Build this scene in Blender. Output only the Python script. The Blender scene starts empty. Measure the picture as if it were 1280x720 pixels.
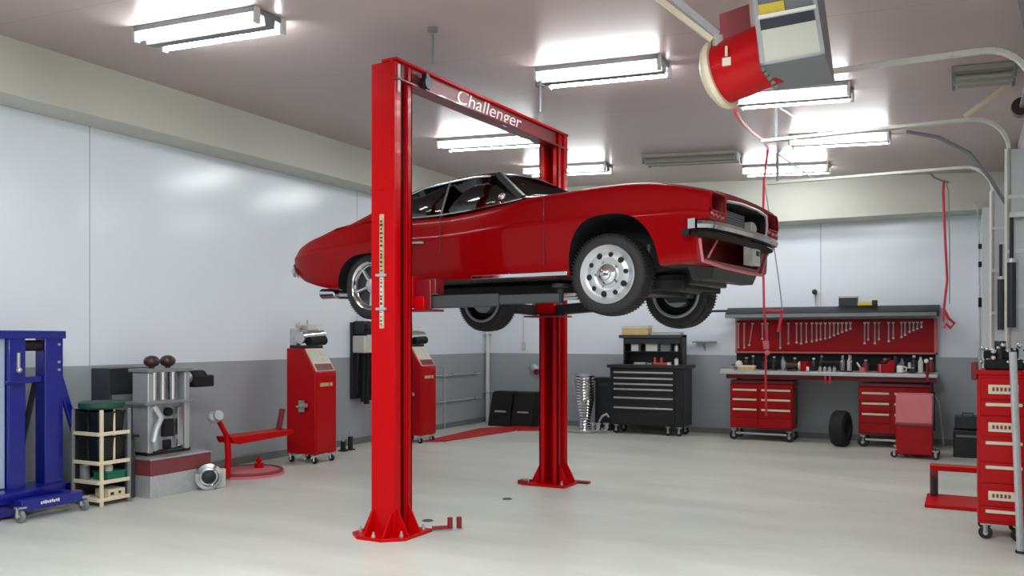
import bpy, bmesh, math, random
from mathutils import Vector, Matrix
random.seed(7)
C = bpy.context.scene.collection
PI = math.pi
# ------------------------------------------------------------------ camera model (measured from the photograph)
FPX, HOR, CH = 1070.0, 422.0, 1.75
TH = math.atan(565 / FPX); SN, CS = math.sin(TH), math.cos(TH)
def ray(px):
    r = (px - 640) / FPX
    return (-SN + r * CS, CS + r * SN)
def D(px, py, t):
    a, b = ray(px); return Vector((a * t, b * t, CH + (HOR - py) / FPX * t))
def G(px, py, z=0.0): return D(px, py, (CH - z) * FPX / (py - HOR))
def atX(px, py, X): return D(px, py, X / ray(px)[0])
def atY(px, py, Y): return D(px, py, Y / ray(px)[1])
def ceil_z(x): return 4.72 - 0.05 * (x + 8.35)
def onceil(px, py):
    z = 4.6
    for _ in range(12):
        p = G(px, py, z); z = ceil_z(p.x)
    return G(px, py, z)

# ------------------------------------------------------------------ materials
def lin(c):
    return tuple(((v / 255) / 12.92 if v / 255 <= 0.04045 else ((v / 255 + 0.055) / 1.055) ** 2.4) for v in c) + (1,)
def mat(name, col, rough=0.5, metal=0.0, coat=0.0, noise=0.0, nscale=8.0, bump=0.0, spec=0.5, emit=None, estr=0, trans=0):
    m = bpy.data.materials.new(name); m.use_nodes = True
    nt = m.node_tree; b = nt.nodes['Principled BSDF']
    c = lin(col)
    b.inputs['Base Color'].default_value = c
    b.inputs['Roughness'].default_value = rough
    b.inputs['Metallic'].default_value = metal
    b.inputs['Coat Weight'].default_value = coat
    b.inputs['Coat Roughness'].default_value = 0.06
    b.inputs['Specular IOR Level'].default_value = spec
    b.inputs['Transmission Weight'].default_value = trans
    if emit:
        b.inputs['Emission Color'].default_value = lin(emit); b.inputs['Emission Strength'].default_value = estr
    tc = nt.nodes.new('ShaderNodeTexCoord')
    nz = nt.nodes.new('ShaderNodeTexNoise'); nz.inputs['Scale'].default_value = nscale; nz.inputs['Detail'].default_value = 6
    nt.links.new(tc.outputs['Object'], nz.inputs['Vector'])
    if noise > 0:
        mx = nt.nodes.new('ShaderNodeMix'); mx.data_type = 'RGBA'
        mx.inputs[6].default_value = tuple(v * (1 - noise) for v in c[:3]) + (1,)
        mx.inputs[7].default_value = tuple(min(1, v * (1 + noise)) for v in c[:3]) + (1,)
        nt.links.new(nz.outputs['Fac'], mx.inputs[0]); nt.links.new(mx.outputs[2], b.inputs['Base Color'])
    if bump > 0:
        bp = nt.nodes.new('ShaderNodeBump'); bp.inputs['Strength'].default_value = bump; bp.inputs['Distance'].default_value = 0.01
        nt.links.new(nz.outputs['Fac'], bp.inputs['Height']); nt.links.new(bp.outputs['Normal'], b.inputs['Normal'])
    return m
M = {}
M['car_red'] = mat('car_paint_red', (134, 0, 5), 0.34, 0.0, 0.2, 0.03, 3, spec=0.05)
M['lift_red'] = mat('lift_enamel_red', (188, 1, 10), 0.36, 0, 0.06, 0.05, 5, spec=0.12)
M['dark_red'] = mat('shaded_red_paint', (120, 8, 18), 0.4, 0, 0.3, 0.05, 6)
M['rail_dark'] = mat('deep_red_channel', (48, 6, 10), 0.4, 0, 0.2, 0.1, 9)  # very dark red for the recessed channel faces and door gaps
M['maroon'] = mat('greyish_maroon', (126, 58, 62), 0.5, 0, 0, 0.1, 7)
M['cab_red'] = mat('cabinet_red', (180, 2, 13), 0.4, 0, 0.1, 0.04, 6, spec=0.2)
M['chest_red'] = mat('tool_chest_red', (162, 2, 12), 0.4, 0, 0.1, 0.05, 6, spec=0.2)
M['pink'] = mat('pale_pink_red', (206, 112, 118), 0.5, 0, 0, 0.1, 5)  # on the cart hood and valance lip, pink stands for reflected light
M['chrome'] = mat('chrome', (205, 208, 210), 0.12, 1.0)
M['steel'] = mat('brushed_steel', (196, 198, 198), 0.35, 0.7, 0, 0.12, 25)
M['galv'] = mat('galvanised_steel', (196, 200, 202), 0.42, 0.45, 0, 0.2, 18)
M['galv_dark'] = mat('dull_zinc', (140, 146, 148), 0.5, 0.4, 0, 0.15, 14)
M['silver'] = mat('silver_paint', (184, 187, 190), 0.35, 0.45, 0, 0.06, 12)
M['black'] = mat('black_paint', (16, 16, 18), 0.4, 0, 0.1, 0.2, 10)
M['matt_black'] = mat('matt_black', (9, 9, 10), 0.75, 0, 0, 0.2, 10)
M['rubber'] = mat('tyre_rubber', (30, 30, 32), 0.7, 0, 0, 0.15, 30, 0.2)
M['charcoal'] = mat('charcoal_metal', (44, 47, 50), 0.45, 0.2, 0, 0.1, 10)
M['gunmetal'] = mat('gunmetal_panel', (64, 68, 74), 0.5, 0.3, 0, 0.1, 10)
M['grey'] = mat('mid_grey_paint', (120, 124, 126), 0.5, 0, 0, 0.06, 8)
M['lgrey'] = mat('light_grey_panel', (205, 205, 198), 0.5, 0, 0, 0.06, 8)
M['white'] = mat('white_enamel', (232, 232, 228), 0.4, 0, 0, 0.03, 8)
M['cream'] = mat('cream_enamel', (222, 212, 184), 0.5, 0, 0, 0.08, 10)
M['green'] = mat('dark_green_vinyl', (28, 74, 58), 0.5, 0, 0, 0.1, 12)
M['teal'] = mat('green_box', (20, 112, 84), 0.5, 0, 0, 0.08, 12)
M['blue'] = mat('royal_blue_enamel', (6, 18, 128), 0.3, 0, 0.6, 0.08, 6)
M['brown'] = mat('brown_bakelite', (60, 32, 28), 0.35, 0, 0.3, 0.15, 12)
M['yellow'] = mat('yellow_label', (216, 190, 70), 0.5, 0, 0, 0.15, 14)
M['wood'] = mat('tan_carton', (204, 176, 118), 0.6, 0, 0, 0.2, 22)
M['orange'] = mat('orange_plastic', (206, 88, 48), 0.45)
M['gold'] = mat('gold_label', (206, 186, 140), 0.45, 0.3, 0, 0.3, 40)
M['mat_red'] = mat('red_rubber_mat', (190, 12, 18), 0.55, 0, 0, 0.06, 8)
M['rope'] = mat('red_hose', (198, 40, 60), 0.45)
M['off_tube'] = mat('unlit_tube', (150, 148, 142), 0.4)
M['glow'] = mat('lit_tube', (255, 255, 250), 0.5, emit=(250, 253, 255), estr=40)
M['soffit'] = mat('soffit_paint', (196, 197, 186), 0.6, 0, 0, 0.02, 2)
M['mirror_blue'] = mat('pale_blue_sheet', (176, 190, 214), 0.25, 0.2)
def glass(name, tint, mixf):
    m = bpy.data.materials.new(name); m.use_nodes = True; nt = m.node_tree; nt.nodes.clear()
    o = nt.nodes.new('ShaderNodeOutputMaterial'); mx = nt.nodes.new('ShaderNodeMixShader')
    t = nt.nodes.new('ShaderNodeBsdfTransparent'); t.inputs[0].default_value = lin(tint)
    g = nt.nodes.new('ShaderNodeBsdfGlossy'); g.inputs['Roughness'].default_value = 0.03
    mx.inputs[0].default_value = mixf
    nt.links.new(t.outputs[0], mx.inputs[1]); nt.links.new(g.outputs[0], mx.inputs[2]); nt.links.new(mx.outputs[0], o.inputs[0])
    return m
M['glass'] = glass('tinted_car_glass', (120, 128, 128), 0.10)

def nodes_mat(name):
    m = bpy.data.materials.new(name); m.use_nodes = True
    return m, m.node_tree, m.node_tree.nodes['Principled BSDF']
def floor_mat():
    m, nt, b = nodes_mat('polished_concrete')
    tc = nt.nodes.new('ShaderNodeTexCoord')
    n1 = nt.nodes.new('ShaderNodeTexNoise'); n1.inputs['Scale'].default_value = 0.9; n1.inputs['Detail'].default_value = 8; n1.inputs['Roughness'].default_value = 0.62
    mp = nt.nodes.new('ShaderNodeMapping'); mp.inputs['Scale'].default_value = (0.45, 1.6, 1)
    nt.links.new(tc.outputs['Object'], mp.inputs['Vector']); nt.links.new(mp.outputs[0], n1.inputs['Vector'])
    n2 = nt.nodes.new('ShaderNodeTexNoise'); n2.inputs['Scale'].default_value = 14; n2.inputs['Detail'].default_value = 5
    nt.links.new(tc.outputs['Object'], n2.inputs['Vector'])
    r = nt.nodes.new('ShaderNodeValToRGB'); r.color_ramp.elements[0].position = 0.34; r.color_ramp.elements[0].color = lin((194, 197, 188)); r.color_ramp.elements[1].position = 0.68; r.color_ramp.elements[1].color = lin((214, 217, 208))
    nt.links.new(n1.outputs['Fac'], r.inputs[0])
    mx = nt.nodes.new('ShaderNodeMix'); mx.data_type = 'RGBA'; mx.blend_type = 'SOFT_LIGHT'; mx.inputs[0].default_value = 0.12
    nt.links.new(r.outputs[0], mx.inputs[6]); nt.links.new(n2.outputs['Color'], mx.inputs[7]); nt.links.new(mx.outputs[2], b.inputs['Base Color'])
    rr = nt.nodes.new('ShaderNodeMapRange'); rr.inputs[3].default_value = 0.28; rr.inputs[4].default_value = 0.5
    nt.links.new(n1.outputs['Fac'], rr.inputs[0]); nt.links.new(rr.outputs[0], b.inputs['Roughness'])
    return m
def wall_mat(name, seam_axis):
    # glossy pale wall boards over a grey painted dado, seams every 1.22 m
    m, nt, b = nodes_mat(name)
    tc = nt.nodes.new('ShaderNodeTexCoord'); sp = nt.nodes.new('ShaderNodeSeparateXYZ')
    nt.links.new(tc.outputs['Object'], sp.inputs[0])
    dv = nt.nodes.new('ShaderNodeMath'); dv.operation = 'DIVIDE'; dv.inputs[1].default_value = 4.88
    ad = nt.nodes.new('ShaderNodeMath'); ad.operation = 'SUBTRACT'; ad.inputs[1].default_value = 6.4 if seam_axis == 1 else -2.2
    nt.links.new(sp.outputs[seam_axis], ad.inputs[0]); nt.links.new(ad.outputs[0], dv.inputs[0])
    fr = nt.nodes.new('ShaderNodeMath'); fr.operation = 'FRACT'; nt.links.new(dv.outputs[0], fr.inputs[0])
    lt = nt.nodes.new('ShaderNodeMath'); lt.operation = 'LESS_THAN'; lt.inputs[1].default_value = 0.003; nt.links.new(fr.outputs[0], lt.inputs[0])
    nz = nt.nodes.new('ShaderNodeTexNoise'); nz.inputs['Scale'].default_value = 1.4; nz.inputs['Detail'].default_value = 5
    nt.links.new(tc.outputs['Object'], nz.inputs['Vector'])
    def two(a, bb):
        x = nt.nodes.new('ShaderNodeMix'); x.data_type = 'RGBA'; x.inputs[6].default_value = lin(a); x.inputs[7].default_value = lin(bb)
        return x
    up = two((232, 240, 248), (236, 244, 251)); nt.links.new(nz.outputs['Fac'], up.inputs[0])
    lo = two((157, 165, 169), (169, 176, 181)); nt.links.new(nz.outputs['Fac'], lo.inputs[0])
    seam = two((0, 0, 0), (188, 194, 200)); nt.links.new(lt.outputs[0], seam.inputs[0]); nt.links.new(up.outputs[2], seam.inputs[6])
    gt = nt.nodes.new('ShaderNodeMath'); gt.operation = 'GREATER_THAN'; gt.inputs[1].default_value = 1.43; nt.links.new(sp.outputs[2], gt.inputs[0])
    mx = two((0, 0, 0), (0, 0, 0)); nt.links.new(gt.outputs[0], mx.inputs[0]); nt.links.new(lo.outputs[2], mx.inputs[6]); nt.links.new(seam.outputs[2], mx.inputs[7])
    nt.links.new(mx.outputs[2], b.inputs['Base Color'])
    rr = nt.nodes.new('ShaderNodeMapRange'); rr.inputs[3].default_value = 0.42; rr.inputs[4].default_value = 0.2; nt.links.new(gt.outputs[0], rr.inputs[0]); nt.links.new(rr.outputs[0], b.inputs['Roughness'])
    bp = nt.nodes.new('ShaderNodeBump'); bp.inputs['Strength'].default_value = 0.12; bp.inputs['Distance'].default_value = 0.01
    nt.links.new(nz.outputs['Fac'], bp.inputs['Height']); nt.links.new(bp.outputs[0], b.inputs['Normal'])
    return m
def ceil_mat():
    m, nt, b = nodes_mat('ceiling_board')
    tc = nt.nodes.new('ShaderNodeTexCoord'); sp = nt.nodes.new('ShaderNodeSeparateXYZ'); nt.links.new(tc.outputs['Object'], sp.inputs[0])
    nz = nt.nodes.new('ShaderNodeTexNoise'); nz.inputs['Scale'].default_value = 0.5; nt.links.new(tc.outputs['Object'], nz.inputs['Vector'])
    r = nt.nodes.new('ShaderNodeValToRGB'); r.color_ramp.elements[0].color = lin((172, 155, 153)); r.color_ramp.elements[1].color = lin((186, 170, 167))
    nt.links.new(nz.outputs['Fac'], r.inputs[0])
    dv = nt.nodes.new('ShaderNodeMath'); dv.operation = 'DIVIDE'; dv.inputs[1].default_value = 2.44; nt.links.new(sp.outputs[1], dv.inputs[0])
    fr = nt.nodes.new('ShaderNodeMath'); fr.operation = 'FRACT'; nt.links.new(dv.outputs[0], fr.inputs[0])
    lt = nt.nodes.new('ShaderNodeMath'); lt.operation = 'LESS_THAN'; lt.inputs[1].default_value = 0.005; nt.links.new(fr.outputs[0], lt.inputs[0])
    mx = nt.nodes.new('ShaderNodeMix'); mx.data_type = 'RGBA'; mx.inputs[7].default_value = lin((150, 142, 140))
    nt.links.new(lt.outputs[0], mx.inputs[0]); nt.links.new(r.outputs[0], mx.inputs[6]); nt.links.new(mx.outputs[2], b.inputs['Base Color'])
    b.inputs['Roughness'].default_value = 0.34
    return m
M['floor'] = floor_mat(); M['wall_l'] = wall_mat('left_wall_boards', 1); M['wall_b'] = wall_mat('back_wall_boards', 0); M['ceiling'] = ceil_mat()

# ------------------------------------------------------------------ mesh helpers
OFF = {}
def frame(p0, p1):
    d = (Vector(p1) - Vector(p0)); L = d.length; d = d / L
    u = d.orthogonal().normalized() if abs(d.z) > 0.999 else d.cross(Vector((0, 0, 1))).normalized()
    return d, u, d.cross(u).normalized(), L
class MB:
    def __init__(s): s.bm = bmesh.new(); s.mats = []
    def _mi(s, fs, m):
        if m is None: return
        if m not in s.mats: s.mats.append(m)
        for f in fs: f.material_index = s.mats.index(m)
    def quadbox(s, c8, m=None):
        v = [s.bm.verts.new(c) for c in c8]
        fs = [s.bm.faces.new([v[i] for i in q]) for q in ((0, 3, 2, 1), (4, 5, 6, 7), (0, 1, 5, 4), (1, 2, 6, 5), (2, 3, 7, 6), (3, 0, 4, 7))]
        s._mi(fs, m); return s
    def box(s, x0, x1, y0, y1, z0, z1, m=None):
        return s.quadbox([(x0, y0, z0), (x1, y0, z0), (x1, y1, z0), (x0, y1, z0), (x0, y0, z1), (x1, y0, z1), (x1, y1, z1), (x0, y1, z1)], m)
    def bar(s, p0, p1, w, h, m=None):
        d, u, v, L = frame(p0, p1); p0 = Vector(p0); p1 = Vector(p1); u = u * w / 2; v = v * h / 2
        return s.quadbox([p0 - u - v, p0 + u - v, p0 + u + v, p0 - u + v, p1 - u - v, p1 + u - v, p1 + u + v, p1 - u + v], m)
    def cyl(s, p0, p1, r, r2=None, n=20, m=None):
        d, u, v, L = frame(p0, p1); r2 = r if r2 is None else r2
        a = [s.bm.verts.new(Vector(p0) + (u * math.cos(t) + v * math.sin(t)) * r) for t in [2 * PI * i / n for i in range(n)]]
        b = [s.bm.verts.new(Vector(p1) + (u * math.cos(t) + v * math.sin(t)) * r2) for t in [2 * PI * i / n for i in range(n)]]
        fs = [s.bm.faces.new((a[i], a[(i + 1) % n], b[(i + 1) % n], b[i])) for i in range(n)]
        fs += [s.bm.faces.new(a[::-1]), s.bm.faces.new(b)]; s._mi(fs, m); return s
    def lathe(s, p0, axis, prof, n=32, m=None, closed=False):
        # prof: list of (distance along axis, radius)
        axis = Vector(axis).normalized(); d, u, v, _ = frame((0, 0, 0), axis); rings = []
        for h, r in prof:
            rings.append([s.bm.verts.new(Vector(p0) + axis * h + (u * math.cos(2 * PI * i / n) + v * math.sin(2 * PI * i / n)) * max(r, 1e-4)) for i in range(n)])
        fs = []
        k = len(rings)
        for j in range(k if closed else k - 1):
            A, B = rings[j], rings[(j + 1) % k]
            fs += [s.bm.faces.new((A[i], A[(i + 1) % n], B[(i + 1) % n], B[i])) for i in range(n)]
        if not closed: fs += [s.bm.faces.new(rings[0][::-1]), s.bm.faces.new(rings[-1])]
        s._mi(fs, m); return s
    def tube(s, pts, r, n=10, m=None):
        pts = [Vector(p) for p in pts]; rings = []
        up = None
        for i, p in enumerate(pts):
            t = (pts[min(i + 1, len(pts) - 1)] - pts[max(i - 1, 0)]).normalized()
            if up is None: up = t.orthogonal().normalized()
            u = (up - t * up.dot(t)).normalized(); up = u; v = t.cross(u)
            rings.append([s.bm.verts.new(p + (u * math.cos(2 * PI * k / n) + v * math.sin(2 * PI * k / n)) * r) for k in range(n)])
        fs = []
        for A, B in zip(rings, rings[1:]): fs += [s.bm.faces.new((A[i], A[(i + 1) % n], B[(i + 1) % n], B[i])) for i in range(n)]
        fs += [s.bm.faces.new(rings[0][::-1]), s.bm.faces.new(rings[-1])]; s._mi(fs, m); return s
    def prism(s, poly, axis, a, b, m=None):
        def P(q, h):
            return {'x': (h, q[0], q[1]), 'y': (q[0], h, q[1]), 'z': (q[0], q[1], h)}[axis]
        A = [s.bm.verts.new(P(q, a)) for q in poly]; B = [s.bm.verts.new(P(q, b)) for q in poly]; n = len(poly)
        fs = [s.bm.faces.new((A[i], A[(i + 1) % n], B[(i + 1) % n], B[i])) for i in range(n)] + [s.bm.faces.new(A[::-1]), s.bm.faces.new(B)]
        s._mi(fs, m); return s
    def ball(s, c, r, sc=(1, 1, 1), n=14, m=None):
        res = bmesh.ops.create_uvsphere(s.bm, u_segments=n, v_segments=max(6, n // 2), radius=r, matrix=Matrix.Translation(c) @ Matrix.Diagonal((*sc, 1)))
        fs = {f for v in res['verts'] for f in v.link_faces}; s._mi(fs, m); return s
    def grid(s, rows, m=None, cap=False):
        vs = [[s.bm.verts.new(p) for p in r] for r in rows]; fs = []
        for A, B in zip(vs, vs[1:]):
            for i in range(len(A) - 1): fs.append(s.bm.faces.new((A[i], A[i + 1], B[i + 1], B[i])))
        s._mi(fs, m); return s
    def mesh(s, name, material, off=Vector((0, 0, 0)), smooth=True, angle=35):
        bmesh.ops.recalc_face_normals(s.bm, faces=s.bm.faces[:])
        bmesh.ops.translate(s.bm, vec=-Vector(off), verts=s.bm.verts[:])
        me = bpy.data.meshes.new(name); s.bm.to_mesh(me); s.bm.free()
        for m in (s.mats or [material]): me.materials.append(m)
        if smooth:
            for p in me.polygons: p.use_smooth = True
            me.set_sharp_from_angle(angle=math.radians(angle))
        return me
    def build(s, name, material, parent=None, bevel=0.0, thick=0.0, label=None, angle=35):
        off = OFF.get(parent.name, Vector((0, 0, 0))) if parent else Vector((0, 0, 0))
        if s.mats and any(f.material_index == 0 for f in s.bm.faces) and material is not None and s.mats[0] is not material:
            pass
        o = bpy.data.objects.new(name, s.mesh(name, material, off, True, angle)); C.objects.link(o)
        if parent: o.parent = parent; OFF[o.name] = off
        if thick:
            md = o.modifiers.new('s', 'SOLIDIFY'); md.thickness = thick; md.offset = 0
        if bevel:
            md = o.modifiers.new('b', 'BEVEL'); md.width = bevel; md.segments = 2; md.limit_method = 'ANGLE'
        if label: o['label'] = label
        return o
def tag(o, label, cat, group=None, kind=None):
    o['label'] = label; o['category'] = cat
    if group: o['group'] = group
    if kind: o['kind'] = kind
    return o
def thing(name, label, cat, loc=(0, 0, 0), rz=0, group=None, world=True):
    """an Empty at the thing's base; with world=True its parts are written in room coordinates"""
    o = bpy.data.objects.new(name, None); C.objects.link(o); o.location = loc; o.rotation_euler = (0, 0, rz); o.empty_display_size = 0.1
    OFF[o.name] = Vector(loc) if world else Vector((0, 0, 0))
    return tag(o, label, cat, group)
def solo(mb, name, material, label, cat, group=None, bevel=0.0, kind=None):
    vs = [v.co for v in mb.bm.verts]
    c = Vector(((min(v.x for v in vs) + max(v.x for v in vs)) / 2, (min(v.y for v in vs) + max(v.y for v in vs)) / 2, min(v.z for v in vs)))
    o = bpy.data.objects.new(name, mb.mesh(name, material, c)); C.objects.link(o); o.location = c
    if bevel:
        md = o.modifiers.new('b', 'BEVEL'); md.width = bevel; md.segments = 2; md.limit_method = 'ANGLE'
    return tag(o, label, cat, group, kind)
def struct(mb, name, material, label, bevel=0, cat=None):
    o = mb.build(name, material, None, bevel); o['kind'] = 'structure'; o['label'] = label; o['category'] = cat or name.split('_')[0]
    return o
def copy_tree(o, parent=None):
    c = o.copy(); C.objects.link(c)
    if parent: c.parent = parent; c.matrix_parent_inverse = o.matrix_parent_inverse.copy()
    OFF[c.name] = OFF.get(o.name, Vector((0, 0, 0)))
    for ch in list(o.children): copy_tree(ch, c)
    return c
def interp(tab, x):
    """smooth (Catmull-Rom / Hermite) interpolation of a table of (x, value)"""
    if x <= tab[0][0]: return tab[0][1]
    if x >= tab[-1][0]: return tab[-1][1]
    for i in range(len(tab) - 1):
        if tab[i][0] <= x <= tab[i + 1][0]: break
    x0, y0 = tab[i]; x1, y1 = tab[i + 1]; h = x1 - x0
    def sl(j):
        if j <= 0 or j >= len(tab) - 1: return (tab[min(j + 1, len(tab) - 1)][1] - tab[max(j - 1, 0)][1]) / (tab[min(j + 1, len(tab) - 1)][0] - tab[max(j - 1, 0)][0])
        a = (tab[j][1] - tab[j - 1][1]) / (tab[j][0] - tab[j - 1][0]); b = (tab[j + 1][1] - tab[j][1]) / (tab[j + 1][0] - tab[j][0])
        return 0 if a * b <= 0 else 2 * a * b / (a + b)
    m0, m1 = sl(i), sl(i + 1); t = (x - x0) / h
    return (2 * t**3 - 3 * t**2 + 1) * y0 + (t**3 - 2 * t**2 + t) * h * m0 + (-2 * t**3 + 3 * t**2) * y1 + (t**3 - t**2) * h * m1

# ------------------------------------------------------------------ room shell
XL, XR, YB, YF = -8.85, 0.62, 15.6, -6.0
struct(MB().box(XL - .3, XR + .6, YF, YB + .3, -0.2, 0), 'floor', M['floor'], 'pale polished concrete workshop floor')
struct(MB().quadbox([(XL - .3, YF, ceil_z(XL - .3)), (XR + .6, YF, ceil_z(XR + .6)), (XR + .6, YB + .3, ceil_z(XR + .6)), (XL - .3, YB + .3, ceil_z(XL - .3)),
                     (XL - .3, YF, 5.0), (XR + .6, YF, 5.0), (XR + .6, YB + .3, 5.0), (XL - .3, YB + .3, 5.0)]), 'ceiling', M['ceiling'], 'semi-gloss board ceiling with strip lights')
struct(MB().box(XL - .2, XL, YF, YB + .2, 0, 5), 'wall_left', M['wall_l'], 'long white-panelled wall with grey lower part')
struct(MB().box(XL, XR + .2, YB, YB + .2, 0, 5), 'wall_back', M['wall_b'], 'white-panelled end wall with grey lower part behind the tool bench')
struct(MB().box(XL, -8.35, YF, YB, 4.16, 4.74), 'trim_1', M['soffit'], 'boxed beige soffit running along the long wall', 0.01, 'soffit')
struct(MB().box(-8.35, XR, 15.0, YB, 3.72, 4.70), 'trim_2', M['soffit'], 'boxed beige soffit above the end wall', 0.01, 'soffit')
struct(MB().box(XL - .2, XR + .2, YF - .2, YF, 0, 5), 'wall_added', M['grey'], 'added unseen grey wall opposite the tool bench that darkens reflections')  # unseen end wall, added in grey to darken reflections in the car
M['wall_white'] = mat('white_door_wall', (214, 220, 222), 0.35, 0, 0, 0.03, 3)
struct(MB().box(XR, XR + .2, 12.85, YB, 0, 5).box(XR, XR + .2, 7.75, 10.05, 0, 5).box(XR, XR + .2, YF, 4.9, 0, 5).box(XR, XR + .2, YF, YB, 4.1, 5), 'wall_right', M['wall_white'], 'white wall holding the overhead doors', 0, 'wall')
struct(MB().box(.24, XR, 14.75, YB, 0, 3.72), 'trim_3', M['wall_white'], 'white boxed corner column beside the end wall', 0.01, 'column')
for n, (a, b) in enumerate(((10.05, 12.85), (4.9, 7.75))):
    mb = MB()
    for k in range(7): mb.box(XR + .04, XR + .10, a, b, 0.02 + k * .585, 0.02 + (k + 1) * .585 - .012)
    struct(mb, 'door_%d' % (n + 1), M['white'], ('closed white overhead sectional door beyond the tall red tool chest', 'closed white overhead sectional door on the near side of the tall red tool chest')[n], 0.006)
struct(MB().box(XL, XL + .012, YF, YB, 0, .1), 'baseboard_left', M['grey'], 'low grey base strip along the long wall', 0, 'baseboard')
struct(MB().box(XL, .24, YB - .012, YB, 0, .1), 'baseboard_back', M['grey'], 'low grey base strip along the end wall', 0, 'baseboard')

# ------------------------------------------------------------------ ceiling strip lights
def strip(px0, py0, px1, py1, label, lit=True, tubes=2, group=None):
    a = onceil(px0, py0); b = onceil(px1, py1); y = (a.y + b.y) / 2; x0, x1 = a.x, b.x
    L = x1 - x0; xm = (x0 + x1) / 2; z = ceil_z(xm); t = thing('strip_light', label, 'ceiling light', (xm, y, z), 0, group, world=False)
    sl = -0.05
    def q(u, v, w): return (u, v, w + sl * u)
    h = L / 2
    MB().quadbox([q(-h, -.19, -.05), q(h, -.19, -.05), q(h, .19, -.05), q(-h, .19, -.05), q(-h, -.20, -.002), q(h, -.20, -.002), q(h, .20, -.002), q(-h, .20, -.002)]).build('housing', M['grey'] if lit else M['off_tube'], t, 0.005)
    MB().quadbox([q(-h, -.05, -.13), q(h, -.05, -.13), q(h, .05, -.13), q(-h, .05, -.13), q(-h, -.07, -.05), q(h, -.07, -.05), q(h, .07, -.05), q(-h, .07, -.05)]).build('ballast_cover', M['grey'] if lit else M['off_tube'], t, 0.005)
    for s in ((-1, 1) if tubes == 2 else (0,)):
        yo = s * .16
        MB().cyl(q(-h + .03, yo, -.105), q(h - .03, yo, -.105), .022, n=14).build('tube', M['glow'] if lit else M['off_tube'], t)
        for k in (-1, 1): MB().box(k * h - .015, k * h + .015, yo - .03, yo + .03, -.14 + sl * k * h, -.0 + sl * k * h).build('lamp_holder', M['lgrey'] if lit else M['galv_dark'], t, 0.004)
    return t
GL = 'strip lights on the ceiling'
strip(193, 43, 333, 14, 'lit twin-tube strip light above the blue machine, nearest the long wall', group=GL)
strip(682, 92, 828, 72, 'lit twin-tube strip light just past the red lift crossbeam', group=GL)
strip(560, 178, 668, 166, 'lit twin-tube strip light seen through the lift frame above the car roof', group=GL)
strip(925, 120, 1062, 104, 'lit twin-tube strip light behind the red hanging drum', group=GL)
strip(992, 174, 1110, 161, 'lit twin-tube strip light crossed by a door rail', group=GL)
strip(934, 211, 1034, 202, 'lit twin-tube strip light closest to the end wall above the car bonnet', group=GL)
strip(664, 211, 757, 203, 'lit twin-tube strip light partly hidden behind the far lift post', group=GL)
strip(813, 199, 920, 187, 'unlit grey strip light above the car bonnet', lit=False, group=GL)
strip(1192, 91, 1268, 82, 'unlit pale strip light above the overhead door rail', lit=False, group=GL)

# thin ceiling drops near the lift
for (px, py, L, lab) in ((541, 35, .62, 'thin grey conduit drop hanging above the near lift post'), (675, 105, .5, 'thin grey conduit drop hanging beside the far lift post')):
    p = onceil(px, py); L = p.z - 4.2; t = thing('conduit_drop', lab, 'conduit', (p.x, p.y, p.z - L))
    MB().cyl(p - Vector((0, 0, L)), p, .016).build('pipe', M['galv_dark'], t)
    MB().cyl(p - Vector((0, 0, .03)), p, .05).build('ceiling_flange', M['galv_dark'], t)

# ------------------------------------------------------------------ two-post lift
def column(X, Y, open_dir, lift, w=.25, d=.27, H=4.16):
    """C channel: web on the side away from the car, lips towards it (open_dir = +1 opens to +Y)"""
    s = open_dir; th = .022
    mb = MB()
    y0 = Y - s * d / 2; y1 = Y + s * d / 2
    lo = lambda a, b: (min(a, b), max(a, b))
    mb.box(X - w / 2, X + w / 2, *lo(y0, y0 + s * th), .02, H)
    for k in (-1, 1):
        xa, xb = lo(X + k * w / 2, X + k * (w / 2 - th))
        mb.box(xa, xb, *lo(y0 + s * th, y0 + s * .105), .02, H)
        xa, xb = lo(X + k * (w / 2 - .035), X + k * (w / 2 - .035 - th))
        mb.box(xa, xb, *lo(y0 + s * .105, y0 + s * .19), .02, H, M['rail_dark'])
        mb.box(*lo(X + k * w / 2, X + k * (w / 2 - .057)), *lo(y0 + s * .085, y0 + s * .107), .02, H)
        xa, xb = lo(X + k * w / 2, X + k * (w / 2 - th))
        mb.box(xa, xb, *lo(y0 + s * .188, y1), .02, H)
        mb.box(*lo(X + k * w / 2, X + k * (w / 2 - .057)), *lo(y0 + s * .186, y0 + s * .206), .02, H)
        mb.box(*lo(X + k * w / 2, X + k * (w / 2 - .07)), *lo(y1, y1 - s * th), .02, H)
    mb.mats = [M['lift_red'], M['rail_dark']]
    for f in mb.bm.faces: f.material_index = 1 if f.material_index == 0 and any(abs(abs(v.co.x - X) - (w / 2 - .035)) < 1e-4 and abs(v.co.y - (y0 + s * .105)) < 1e-3 for v in f.verts) else 0
    return mb.build('column', M['lift_red'], lift, 0.004)
lift = thing('two_post_lift', 'tall red two-post vehicle lift holding up the red muscle car', 'vehicle lift', (-4.42, 7.77, 0))
NC, FC = (-4.5, 6.235), (-4.35, 9.30)
column(*NC, 1, lift); column(*FC, -1, lift)
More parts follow.
